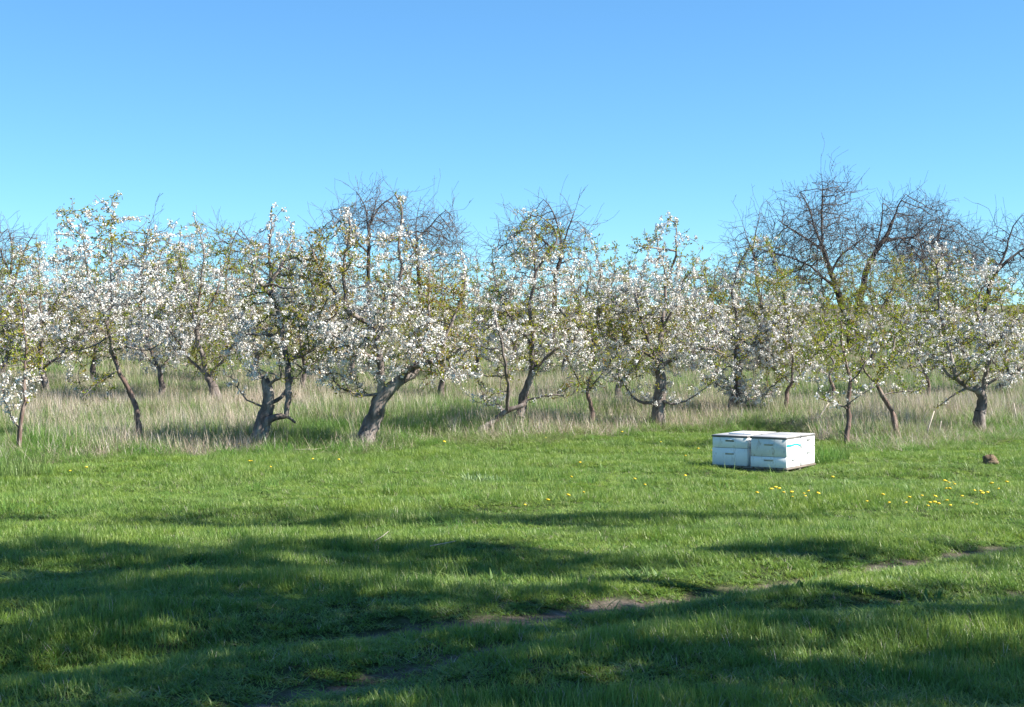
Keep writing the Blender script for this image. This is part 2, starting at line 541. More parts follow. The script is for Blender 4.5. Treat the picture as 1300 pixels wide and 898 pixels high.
        scatter(nm, np.stack([xx, yy, ground(xx, yy)], 1), rng.random(n) * 6.283, np.stack([w, w, hs], 1), rng.integers(0, nvar, n), cl, tl, rng)


# ------------------------------------------------------------------ trees
def crown_points(ells, Y0, n_per_m3, rng, shell=.0):
    out = []
    for (cx, cy, rx, ry, *rest) in ells:
        w = rest[0] if rest else 1.0
        dy = rest[1] if len(rest) > 1 else 0.0
        c = at(cx, cy, Y0 + dy); sc = (Y0 + dy) / F
        a, b = rx * sc * 1.10, ry * sc * 1.04; dd = min(max(a, .6), 1.7)
        n = int(4.19 * a * b * dd * n_per_m3 * w)
        v = rng.normal(size=(n, 3)); v /= np.linalg.norm(v, axis=1)[:, None]
        v *= (rng.random(n) ** (1 / 3 if not shell else 1 / 5))[:, None]
        out.append(c + v * np.array([a, dd, b]))
    return np.concatenate(out)


def smooth_path(P, step, rng, wig):
    P = np.asarray(P, float)
    seg = np.linalg.norm(np.diff(P, axis=0), axis=1); L = np.concatenate([[0], np.cumsum(seg)])
    n = max(2, int(L[-1] / step) + 1)
    t = np.linspace(0, L[-1], n)
    Q = np.stack([np.interp(t, L, P[:, k]) for k in range(3)], 1)
    if n > 4:
        for _ in range(2): Q[1:-1] = .25 * Q[:-2] + .5 * Q[1:-1] + .25 * Q[2:]
        w = rng.normal(0, wig, (n, 3)); w[0] = 0; w[1:-1] = (w[:-2] + w[1:-1] + w[2:]) / 2
        w *= np.minimum(1, np.arange(n) / 3)[:, None]
        Q = Q + w
    return Q


class Tree:
    def __init__(s): s.pos = []; s.par = []; s.rmin = []; s.fix = []

    def add(s, p, par, r=0, fix=False):
        s.pos.append(np.asarray(p, float)); s.par.append(par); s.rmin.append(r); s.fix.append(fix)
        return len(s.pos) - 1

    def limb(s, P, r0, r1, step, rng, wig):
        Q = smooth_path(P, step, rng, wig)
        if s.pos:
            D = np.linalg.norm(np.array(s.pos) - Q[0], axis=1); par = int(np.argmin(D))
            # bring the start of the limb onto the node it grows from
            off = s.pos[par] - Q[0]
            k = np.linspace(1, 0, len(Q))[:, None] ** 2
            Q = Q + off * k; Q = Q[1:]
        else:
            par = -1
        n = len(Q)
        for i, q in enumerate(Q):
            par = s.add(q, par, r0 + (r1 - r0) * (i / max(1, n - 1)) ** .8, True)

    def grow(s, A, D, di, dk, iters, rng, jit=.35, trop=(0, 0, .1), start=0, cap=6000):
        A = A.copy(); pos = np.array(s.pos); n0 = len(pos)
        buf = np.zeros((cap, 3)); buf[:n0] = pos; n = n0
        kids = np.zeros(cap, int)
        # nodes low on the trunk do not sprout
        ok = np.ones(cap, bool); ok[:start] = False
        def nearest(A, lo, hi, nd, ni):
            if hi <= lo: return nd, ni
            B = buf[lo:hi]; okk = ok[lo:hi]
            d = np.linalg.norm(A[:, None, :] - B[None], axis=2); d[:, ~okk] = 1e9
            j = d.argmin(1); dm = d[np.arange(len(A)), j]
            m = dm < nd
            return np.where(m, dm, nd), np.where(m, j + lo, ni)
        nd = np.full(len(A), 1e9); ni = np.zeros(len(A), int)
        for lo in range(0, n, 400): nd, ni = nearest(A, lo, min(n, lo + 400), nd, ni)
        trop = np.asarray(trop)
        for it in range(iters):
            alive = nd > dk
            A, nd, ni = A[alive], nd[alive], ni[alive]
            if len(A) == 0: break
            act = nd < di
            if not act.any(): di *= 1.3; continue
            v = A[act] - buf[ni[act]]; v /= np.linalg.norm(v, axis=1)[:, None] + 1e-9
            acc = np.zeros((n, 3)); np.add.at(acc, ni[act], v)
            src = np.unique(ni[act]); src = src[kids[src] < 3]
            if len(src) == 0: break
            d = acc[src]; d /= np.linalg.norm(d, axis=1)[:, None] + 1e-9
            d = d + trop + rng.normal(0, jit, d.shape); d /= np.linalg.norm(d, axis=1)[:, None] + 1e-9
            m = len(src)
            if n + m > cap: break
            buf[n:n + m] = buf[src] + d * D
            kids[src] += 1
            for k in range(m): s.add(buf[n + k], int(src[k]))
            nd, ni = nearest(A, n, n + m, nd, ni); n += m

    def twigs(s, rng, prob, length, seg, up, spread, start):
        """short side shoots along the thin wood"""
        n = len(s.pos); P = s.pos
        for i in range(start, n):
            if rng.random() > prob or s.par[i] < 0: continue
            base = P[i] - P[s.par[i]]; base = base / (np.linalg.norm(base) + 1e-9)
            d = base * .6 + rng.normal(0, spread, 3) + np.array([0, 0, up]); d /= np.linalg.norm(d)
            L = length[0] + (length[1] - length[0]) * rng.random(); p = P[i]; par = i
            for k in range(seg):
                d = d + rng.normal(0, .11, 3) + np.array([0, 0, up * .15]); d /= np.linalg.norm(d)
                p = p + d * L / seg; par = s.add(p, par)

    def radii(s, tip, base, e):
        n = len(s.pos); acc = np.zeros(n)
        par = s.par
        for i in range(n - 1, -1, -1):
            if acc[i] == 0: acc[i] = tip ** e
            if par[i] >= 0: acc[par[i]] += acc[i]
        r = acc ** (1 / e)
        r = tip + (r - tip) * (base - tip) / max(1e-6, r[0] - tip)
        rm = np.array(s.rmin); fx = np.array(s.fix)
        r = np.where(fx, np.clip(r, rm, rm * 1.3 + .006), r)
        for i in range(n):                      # a child is never thicker than its parent by much
            if par[i] >= 0: r[i] = min(r[i], r[par[i]] * 1.04)
        s.r = r
        return r

    def mesh(s, name, mat, sel, rough, rng, org):
        """tubes for the nodes chosen by sel (a mask over child nodes)"""
        n = len(s.pos); pos = np.array(s.pos); par = np.array(s.par); r = s.r
        main = np.full(n, -1)
        for i in range(n):
            p = par[i]
            if p >= 0 and (main[p] < 0 or r[i] > r[main[p]]): main[p] = i
        V = []; Fq = []; ring = {}; cnt = 0

        def sides(rr): return 12 if rr > .09 else 8 if rr > .04 else 6 if rr > .018 else 4 if rr > .008 else 3

        def mk(c, d, rr, ns):
            nonlocal cnt
            a = np.cross(d, (.31, .89, .17)); a /= np.linalg.norm(a) + 1e-9; b = np.cross(d, a)
            t = np.arange(ns) * 2 * np.pi / ns
            w = rr
            if rough and rr > .02: w = rr * (1 + rng.normal(0, rough, ns))
            w = np.asarray(w) * np.ones(ns)
            V.append(c + w[:, None] * (np.cos(t)[:, None] * a + np.sin(t)[:, None] * b))
            k = cnt; cnt += ns
            return k
        for i in range(n):
            p = par[i]
            if p < 0 or not sel[i]: continue
            d = pos[i] - pos[p]; L = np.linalg.norm(d)
            if L < 1e-6: continue
            d = d / L
            ns = sides(r[i])
            if main[p] == i and p in ring and ring[p][1] == ns: a0 = ring[p][0]
            else: a0 = mk(pos[p], d, min(r[p], r[i] * 1.15) if main[p] != i else r[p], ns)
            dd = d
            if main[i] >= 0:
                e = pos[main[i]] - pos[i]; e = e / (np.linalg.norm(e) + 1e-9); dd = d + e; dd = dd / (np.linalg.norm(dd) + 1e-9)
            b0 = mk(pos[i], dd, r[i], ns); ring[i] = (b0, ns)
            k = np.arange(ns); k2 = (k + 1) % ns
            Fq.append(np.stack([a0 + k, a0 + k2, b0 + k2, b0 + k], 1))
            if main[i] < 0 and r[i] > .01:      # cap a stub
                q = np.stack([b0 + np.zeros(ns - 2, int), b0 + k[1:-1], b0 + k[2:], b0 + k[2:]], 1)
                capf.setdefault(name, []).append((cnt, b0, ns))
        if not V: return None
        V = np.concatenate(V) - org
        Q = np.concatenate(Fq)
        fl = list(Q.ravel()); sz = [4] * len(Q)
        for (_, b0, ns) in capf.pop(name, []):
            fl += list(range(b0, b0 + ns)); sz.append(ns)
        return mesh_np(name, V, fl, sz, mat, True)


capf = {}


def flower_mesh(name, C, out_dir, per, rad, size, mat, rng, org):
    """clusters of five-sided cupped flowers"""
    n = len(C); m = rng.integers(per[0], per[1] + 1, n); idx = np.repeat(np.arange(n), m); k = len(idx)
    off = rng.normal(size=(k, 3)); off /= np.linalg.norm(off, axis=1)[:, None]; off *= (rad * rng.random(k) ** .5)[:, None]
    ctr = C[idx] + off
    nr = off / rad + rng.normal(0, .55, (k, 3)) + .25 * out_dir[idx]; nr /= np.linalg.norm(nr, axis=1)[:, None] + 1e-9
    a = np.cross(nr, rng.normal(size=(k, 3))); a /= np.linalg.norm(a, axis=1)[:, None] + 1e-9; b = np.cross(nr, a)
    sz = size[0] + (size[1] - size[0]) * rng.random(k)
    V = np.zeros((k, 6, 3)); V[:, 5] = ctr - nr * (sz * .25)[:, None]
    for j in range(5):
        t = 2 * np.pi * j / 5
        rr = sz * (.8 + .4 * rng.random(k))
        V[:, j] = ctr + rr[:, None] * (np.cos(t) * a + np.sin(t) * b) + nr * (sz * .3 * (rng.random(k) - .3))[:, None]
    V = V.reshape(-1, 3) - org
    o = (np.arange(k) * 6)[:, None]
    pat = np.array([[j, (j + 1) % 5, 5] for j in range(5)]).ravel()
    fl = (o + pat).ravel(); s = np.full(5 * k, 3)
    tone = np.clip(rng.random(n) * .5, 0, 1)
    rnd = np.repeat(np.clip(tone[idx] + .6 * rng.random(k), 0, 1), 6)
    return mesh_np(name, V, fl, s, mat, False, {'rnd': rnd})


def leaf_mesh(name, C, per, rad, size, mat, rng, org, bias=0.0, up=.25):
    n = len(C); m = rng.integers(per[0], per[1] + 1, n); idx = np.repeat(np.arange(n), m); k = len(idx)
    off = rng.normal(size=(k, 3)); off /= np.linalg.norm(off, axis=1)[:, None]; off *= (rad * rng.random(k) ** .6)[:, None]
    d = off / rad + rng.normal(0, .35, (k, 3)) + np.array([0, 0, up]); d /= np.linalg.norm(d, axis=1)[:, None]
    w = np.cross(d, rng.normal(size=(k, 3))); w /= np.linalg.norm(w, axis=1)[:, None] + 1e-9
    nn = np.cross(d, w)
    L = size[0] + (size[1] - size[0]) * rng.random(k); W = L * (.36 + .16 * rng.random(k)) * .5
    p0 = C[idx] + off * .5
    V = np.stack([p0, p0 + d * (L * .45)[:, None] + w * W[:, None] + nn * (L * .1)[:, None], p0 + d * L[:, None] - nn * (L * .08)[:, None],
                  p0 + d * (L * .45)[:, None] - w * W[:, None] + nn * (L * .1)[:, None]], 1).reshape(-1, 3) - org
    fl = ((np.arange(k) * 4)[:, None] + np.array([0, 1, 2, 0, 2, 3])).ravel()
    tone = np.clip(rng.normal(.5 + bias, .2, n), 0, 1)
    rnd = np.repeat(np.clip(tone[idx] + rng.normal(0, .15, k), 0, 1), 4)
    return mesh_np(name, V, fl, np.full(2 * k, 3), mat, False, {'rnd': rnd})


def jitter_depth(pts, Y0, rng, amp):
    """image sketch of a limb -> world points, wandering in depth"""
    out = []; d = 0.0; s = rng.normal(0, amp)
    for i, q in enumerate(pts):
        dy = q[2] if len(q) > 2 else d
        out.append(at(q[0], q[1], Y0 + dy)); d += s * .35 + rng.normal(0, amp * .35)
    return out


def cherry(base, limbs, crown, r, label, seed, flower=.8, leaf=.35, name='cherry_tree', group='cherry trees in blossom', bark_m='cherrybark', dens=165, bias=0.0, Y=None, sprout=.45, fscale=1.0):
    """base and limbs are sketched in photo pixels at the tree's own distance; everything else grows in 3-D"""
    rng = np.random.default_rng(seed)
    g = hit(*base) if Y is None else np.array([at(base[0], base[1], Y)[0], Y, 0.0])
    g[2] = float(ground(g[0], g[1])) - .05
    Y0 = g[1]; T = Tree()
    for i, lb in enumerate(limbs):
        pts, ra, rb = lb
        if i == 0:
            P = jitter_depth(pts, Y0, rng, .10); P[0] = g.copy()
        else:
            P = jitter_depth(pts, Y0, rng, .28)
        q = 1 if i == 0 else .60
        T.limb(P, ra * r * q, rb * r * q * .8, .085, rng, .014)
        if i == 0:
            n0 = len(T.pos)
            z0 = T.pos[0][2]; zt = T.pos[-1][2]
            start = next((k for k in range(n0) if T.pos[k][2] - z0 > sprout * (zt - z0) + .25), n0 - 1)
    A = crown_points(crown, Y0, dens, rng)
    A = A[A[:, 2] > ground(A[:, 0], A[:, 1]) + .35]
    zz = (A[:, 2] - g[2]) / (A[:, 2].max() - g[2])
    keep = (1 - .72 * np.clip((zz - .40) / .6, 0, 1)) * np.where(A[:, 1] < Y0 - .25, .5, 1.0)     # crowns thin out upwards and towards the mown side
    A = A[rng.random(len(A)) < keep]
    T.grow(A, .085, .6, .125, 110, rng, jit=.45, trop=(0, 0, .12), start=start, cap=6500)
    ngrow = len(T.pos)
    T.twigs(rng, .22, (.10, .26), 2, .25, .7, n0)
    rad = T.radii(.0046, r * .50, 2.25)
    pos = np.array(T.pos)
    root = empty(name, g); tag(root, label, 'tree', group)
    thick = rad > .030
    thick[:n0] = True
    me = T.mesh('trunk', M[bark_m], thick, .10, rng, g); link('trunk', me, root)
    me = T.mesh('branches', M['cherrytwig'], ~thick, .0, rng, g)
    if me: link('branches', me, root)
    # blossom sleeves round the thin wood
    thin = np.where((rad < .020) & (np.arange(len(pos)) >= min(n0, start + 6)))[0]
    dens_n = fbm(pos[thin, 0] * 2.1 + pos[thin, 1] * 1.7, pos[thin, 2] * 2.1 + seed, seed % 50, 2)
    zr = (pos[thin, 2] - g[2]) / (pos[:, 2].max() - g[2])
    pf = np.clip(flower * (.84 - .30 * zr) * np.clip((dens_n - .43) * 7.0, .05, 1.1), 0, 1)
    pick = thin[rng.random(len(thin)) < pf]
    par = np.array(T.par)
    C = pos[pick] + rng.normal(0, .022, (len(pick), 3))
    out = pos[pick] - pos[par[pick]]; out /= np.linalg.norm(out, axis=1)[:, None] + 1e-9
    link('blossom', flower_mesh('blossom', C, out, (13, 22), .052, (.011 * fscale, .0165 * fscale), M['petal'], rng, g), root)
    pl = np.clip(leaf * 1.75 * (.6 + .7 * zr) * np.clip((.66 - dens_n) * 4.5, .10, 1.4), 0, 1)
    pick = thin[rng.random(len(thin)) < pl]
    if len(pick):
        link('foliage', leaf_mesh('foliage', pos[pick], (3, 7), .07, (.03, .065), M['leaf'], rng, g, bias), root)
    return root


def bare_tree(base, Y, limbs, crown, r, label, seed, buds=.0, dens=2.6, twig=.55, name='bare_tree', group='leafless trees behind the orchard', tip=.0044, tl=(.35, .95), mats=('barebark', 'baretwig'), up=.12):
    rng = np.random.default_rng(seed)
    g = np.array([at(base, 440, Y)[0], Y, 0.0]); g[2] = float(ground(g[0], g[1])) - .05
    T = Tree()
    for i, (pts, ra, rb) in enumerate(limbs):
        P = jitter_depth(pts, Y, rng, .25)
        if i == 0: P = [g.copy()] + P
        q = 1 if i == 0 else .62
        T.limb(P, ra * r * q, rb * r * q * .7, .22, rng, .03)
        if i == 0: n0 = len(T.pos)
    A = crown_points([(c[0], c[1] + .20 * c[3], c[2] * .92, c[3] * .74) + tuple(c[4:]) for c in crown], Y, dens * 26, rng)
    A = A[A[:, 2] > g[2] + 1.2]
    T.grow(A, .20, 2.0, .24, 90, rng, jit=.16, trop=(0, 0, .10), start=min(5, n0 - 1), cap=9000)
    T.twigs(rng, twig, tl, 4, up, .42, n0)
    n1 = len(T.pos)
    T.twigs(rng, twig * .8, (tl[0] * .5, tl[1] * .6), 3, up, .42, n0 + 40)
    T.twigs(rng, .30, (tl[0] * .4, tl[1] * .5), 2, up, .5, n1)
    rad = T.radii(tip, r * .5, 2.35)
    pos = np.array(T.pos)
    root = empty(name, g); tag(root, label, 'tree', group)
    thick = rad > .045; thick[:n0] = True
    link('trunk', T.mesh('trunk', M[mats[0]], thick, .07, rng, g), root)
    link('branches', T.mesh('branches', M[mats[1]], ~thick, 0, rng, g), root)
    if buds:
        thin = np.where(rad < .012)[0]; pick = thin[rng.random(len(thin)) < buds]
        link('buds', leaf_mesh('buds', pos[pick], (1, 3), .04, (.02, .045), M['bud'], rng, g), root)
    return root


def front_row():
    c = cherry
    # slim sapling on the left edge
    c((22, 579), [([(22, 579), (25, 545), (30, 505), (31, 470), (34, 440), (30, 405), (26, 372)], 1, .3),
                  ([(23, 542), (12, 528), (5, 508)], .5, .25), ([(31, 480), (45, 462), (60, 450)], .4, .2)],
      [(34, 452, 15, 55, 1.6), (14, 480, 34, 40, .7), (30, 400, 34, 40, .8), (-8, 440, 30, 60, .7)], .042,
      'slim young cherry with a white column of blossom at the left edge', 101, flower=.95, leaf=.35, bark_m='youngbark', sprout=.3)
    # thin leaning trunk with a high curl
    c((178, 568), [([(178, 568), (176, 540), (170, 510), (158, 482), (146, 460), (139, 445)], 1, .72),
                   ([(139, 446), (136, 420), (128, 392), (114, 362), (107, 338), (106, 300), (92, 290), (84, 280), (94, 266), (112, 272), (124, 266)], .62, .14),
                   ([(133, 405), (140, 370), (140, 335), (139, 300), (142, 270), (145, 248)], .42, .10),
                   ([(140, 447), (165, 442), (190, 446), (212, 432)], .42, .15),
                   ([(150, 468), (135, 478), (118, 492), (105, 506)], .34, .1),
                   ([(137, 430), (100, 448), (80, 440)], .4, .12)],
      [(135, 400, 78, 56), (120, 320, 62, 52, .8), (180, 350, 62, 70, .8), (112, 488, 42, 20, .8), (96, 282, 38, 24, .7), (145, 262, 16, 28, .5)], .056,
      'thin-stemmed cherry leaning left, its top limb bent into a hook', 102, flower=.85, leaf=.3, bark_m='youngbark', sprout=.75)
    # gnarled split trunk
    c((324, 571), [([(324, 571), (331, 548), (338, 522), (342, 503), (338, 490), (335, 479)], 1, .50),
                   ([(334, 540), (346, 530), (358, 527), (370, 532), (375, 537)], .50, .26),
                   ([(341, 512), (350, 508), (360, 502), (368, 492), (370, 480)], .36, .34),
                   ([(369, 527), (371, 505), (370, 482), (367, 455), (362, 430), (356, 402), (347, 372), (343, 342), (342, 300), (345, 262)], .42, .14),
                   ([(338, 488), (348, 480), (358, 482)], .24, .12),
                   ([(334, 520), (322, 512), (313, 508)], .2, .08),
                   ([(366, 447), (382, 452), (398, 444)], .28, .08), ([(352, 390), (330, 360), (318, 330)], .26, .08),
                   ([(345, 350), (362, 330), (372, 300)], .24, .08), ([(360, 425), (338, 418), (312, 425)], .26, .08)],
      [(345, 400, 62, 72), (342, 320, 40, 62, .8), (385, 440, 34, 40, .9), (310, 460, 34, 34, .8), (390, 350, 40, 50, .7)], .165,
      'gnarled cherry with a forked grey trunk and a broken black stub', 103, flower=.8, leaf=.35, sprout=.8)
    # big tree leaning right
    c((460, 570), [([(460, 570), (466, 548), (474, 528), (484, 508), (498, 492), (516, 480), (527, 472)], 1, .50),
                   ([(483, 508), (484, 485), (482, 455), (480, 430), (470, 408), (466, 402)], .48, .24),
                   ([(505, 488), (516, 470), (524, 459)], .34, .22),
                   ([(526, 473), (545, 462), (565, 458), (582, 446), (600, 428)], .42, .14),
                   ([(482, 500), (468, 502), (456, 505)], .26, .14),
                   ([(482, 460), (472, 455), (460, 448), (448, 440)], .22, .1),
                   ([(470, 410), (440, 395), (428, 375), (412, 350), (402, 335), (390, 305)], .34, .12),
                   ([(440, 392), (434, 350), (440, 320), (444, 290), (443, 262)], .30, .16),
                   ([(480, 428), (500, 380), (512, 345), (508, 310), (512, 280), (503, 248)], .30, .17),
                   ([(527, 462), (545, 420), (545, 370), (547, 332)], .24, .12),
                   ([(560, 455), (580, 400), (590, 375), (592, 350), (584, 315)], .24, .09)],
      [(490, 420, 98, 62), (470, 340, 82, 60, .85), (565, 440, 52, 56, .9), (440, 470, 52, 34, .9), (556, 360, 46, 50, .7), (505, 272, 16, 30, .4), (425, 300, 40, 36, .7)], .175,
      'widest cherry of the row, thick dark trunk leaning far to the right', 104, flower=.82, leaf=.42, bias=-.15, sprout=.85)
    # half fallen limb tree
    c((597, 555), [([(597, 555), (610, 545), (626, 535), (641, 523), (658, 516), (668, 512)], 1, .55),
                   ([(641, 524), (642, 500), (641, 470), (638, 445), (632, 420), (626, 395)], .55, .2),
                   ([(638, 525), (633, 512), (616, 515), (602, 508), (592, 502)], .28, .1)],
      [(634, 425, 36, 50), (620, 470, 40, 36, .8), (604, 410, 26, 50, .6)], .072,
      'half fallen cherry lying low with one upright shoot', 105, flower=.9, leaf=.35, sprout=1.0)
    c((657, 551), [([(657, 551), (660, 528), (666, 502), (672, 480), (680, 462)], 1, .62),
                   ([(678, 468), (695, 448), (712, 436), (730, 430)], .42, .12),
                   ([(676, 472), (676, 430), (672, 390), (680, 345), (676, 310), (672, 282)], .46, .12),
                   ([(664, 508), (685, 505), (703, 500), (720, 505)], .26, .12), ([(676, 440), (645, 400), (632, 370)], .3, .1),
                   ([(680, 345), (700, 320), (712, 300), (690, 275), (678, 268)], .22, .1)],
      [(680, 410, 68, 66), (680, 330, 58, 50, .85), (725, 450, 40, 44, .8), (640, 360, 36, 46, .7), (672, 285, 14, 24, .5), (715, 500, 26, 10, .6)], .11,
      'cherry rising from pale dry grass behind the half fallen cherry', 106, flower=.85, leaf=.4, sprout=.8)
    c((835, 545), [([(835, 545), (837, 520), (839, 495), (839, 468)], 1, .74),
                   ([(833, 511), (818, 513), (806, 510), (800, 498), (785, 480)], .40, .14),
                   ([(842, 505), (852, 513), (868, 512), (885, 500), (908, 484)], .30, .1),
                   ([(840, 468), (858, 458), (880, 447), (900, 442), (920, 448)], .42, .12),
                   ([(836, 468), (826, 445), (818, 420), (810, 392), (805, 365)], .36, .10),
                   ([(839, 468), (840, 430), (843, 395), (847, 355), (838, 325), (832, 300), (831, 284)], .46, .12),
                   ([(846, 345), (860, 320), (856, 300), (862, 290), (858, 283), (848, 278)], .26, .09), ([(838, 325), (822, 313), (810, 318)], .2, .08),
                   ([(842, 410), (862, 380), (868, 350), (880, 345)], .26, .08), ([(836, 455), (800, 440), (780, 430)], .3, .1)],
      [(838, 410, 76, 70, 1.1), (842, 330, 50, 44, .85), (790, 400, 40, 60, .8), (890, 430, 38, 56, .9), (846, 290, 28, 16, .6), (820, 475, 44, 28, .9)], .14,
      'rounded cherry on a short upright dark trunk left of the hives', 107, flower=.95, leaf=.3, sprout=.55)
    c((926, 532), [([(926, 532), (930, 515), (937, 496), (938, 475), (936, 448), (936, 420)], 1, .5),
                   ([(934, 514), (950, 508), (968, 506), (982, 496), (990, 478)], .36, .12),
                   ([(932, 520), (950, 516), (970, 517), (966, 508)], .22, .1),
                   ([(937, 455), (955, 440), (975, 420), (990, 405)], .38, .1),
                   ([(937, 425), (955, 402), (972, 385), (984, 362), (984, 335), (976, 312), (968, 302)], .42, .12),
                   ([(936, 440), (915, 420), (900, 400), (880, 392)], .34, .1), ([(940, 420), (930, 370), (940, 330), (955, 305)], .3, .08)],
      [(935, 440, 62, 56, 1.1), (965, 360, 46, 46, .85), (985, 460, 44, 40, .9), (905, 390, 36, 44, .8), (968, 310, 22, 18, .8), (940, 490, 54, 16, .7)], .125,
      'cherry behind the hives with an arching limb curving back on itself', 108, flower=.95, leaf=.3, sprout=.6)
    c((1075, 567), [([(1075, 567), (1076, 540), (1077, 510), (1078, 487), (1074, 462), (1070, 440), (1068, 415)], 1, .35),
                    ([(1077, 520), (1066, 512), (1052, 508), (1040, 504)], .4, .2), ([(1077, 512), (1090, 502), (1106, 492), (1118, 488)], .35, .15),
                    ([(1076, 483), (1092, 470), (1102, 455)], .35, .15), ([(1074, 465), (1055, 440), (1045, 410)], .35, .12)],
      [(1072, 430, 44, 52), (1060, 395, 34, 36, .8), (1090, 480, 36, 24, .7), (1045, 460, 30, 30, .8)], .05,
      'small leafy cherry with a straight dark stem right of the hives', 109, flower=.55, leaf=.75, bark_m='youngbark', bias=.12, sprout=.5)
    c((1141, 561), [([(1141, 561), (1137, 540), (1132, 522), (1124, 505), (1114, 492), (1108, 480)], 1, .6),
                    ([(1112, 490), (1100, 478), (1094, 462), (1098, 440)], .45, .15), ([(1112, 488), (1122, 470), (1135, 450), (1138, 420)], .5, .15),
                    ([(1125, 506), (1145, 495), (1160, 498)], .3, .1)],
      [(1128, 430, 46, 54), (1118, 395, 36, 30, .7), (1150, 470, 32, 30, .7), (1100, 455, 30, 30, .7)], .055,
      'small yellow-green cherry on a stem slanting left', 110, flower=.42, leaf=.9, bark_m='youngbark', bias=.12, sprout=.7)
    c((1242, 551), [([(1242, 551), (1244, 532), (1248, 512), (1247, 499), (1242, 494)], 1, .72),
                    ([(1243, 496), (1228, 491), (1216, 480), (1204, 477), (1196, 470), (1188, 455), (1176, 449), (1155, 450)], .52, .14),
                    ([(1246, 498), (1258, 488), (1268, 480), (1282, 478), (1296, 470)], .38, .12),
                    ([(1244, 495), (1252, 465), (1256, 435), (1246, 415), (1240, 392), (1243, 372)], .42, .12),
                    ([(1212, 480), (1200, 430), (1194, 395), (1191, 360), (1190, 332), (1176, 316)], .34, .12),
                    ([(1191, 335), (1198, 322), (1196, 306)], .22, .1), ([(1256, 440), (1280, 420), (1300, 395)], .3, .1),
                    ([(1226, 492), (1205, 505), (1190, 518)], .28, .1)],
      [(1235, 430, 76, 56), (1225, 360, 62, 46, .75), (1180, 420, 40, 52, .7), (1285, 440, 44, 56, .9), (1195, 325, 32, 20, .6), (1255, 480, 50, 16, .7)], .125,
      'cherry on a stout black trunk at the right with low spreading limbs', 111, flower=.85, leaf=.48, bias=.05, sprout=.8)


def generic(cx, top, half, low, rng, lean=0):
    """limbs and crown for a back-row tree, in photo pixels"""
    def fork(x0, y0, x1, y1):
        mx, my = (x0 + x1) / 2 + rng.normal(0, 8), (y0 + y1) / 2 + rng.normal(0, 8)
        return [(x0, y0), (mx, my), (x1, y1)]
    h = low - top
    return h, fork


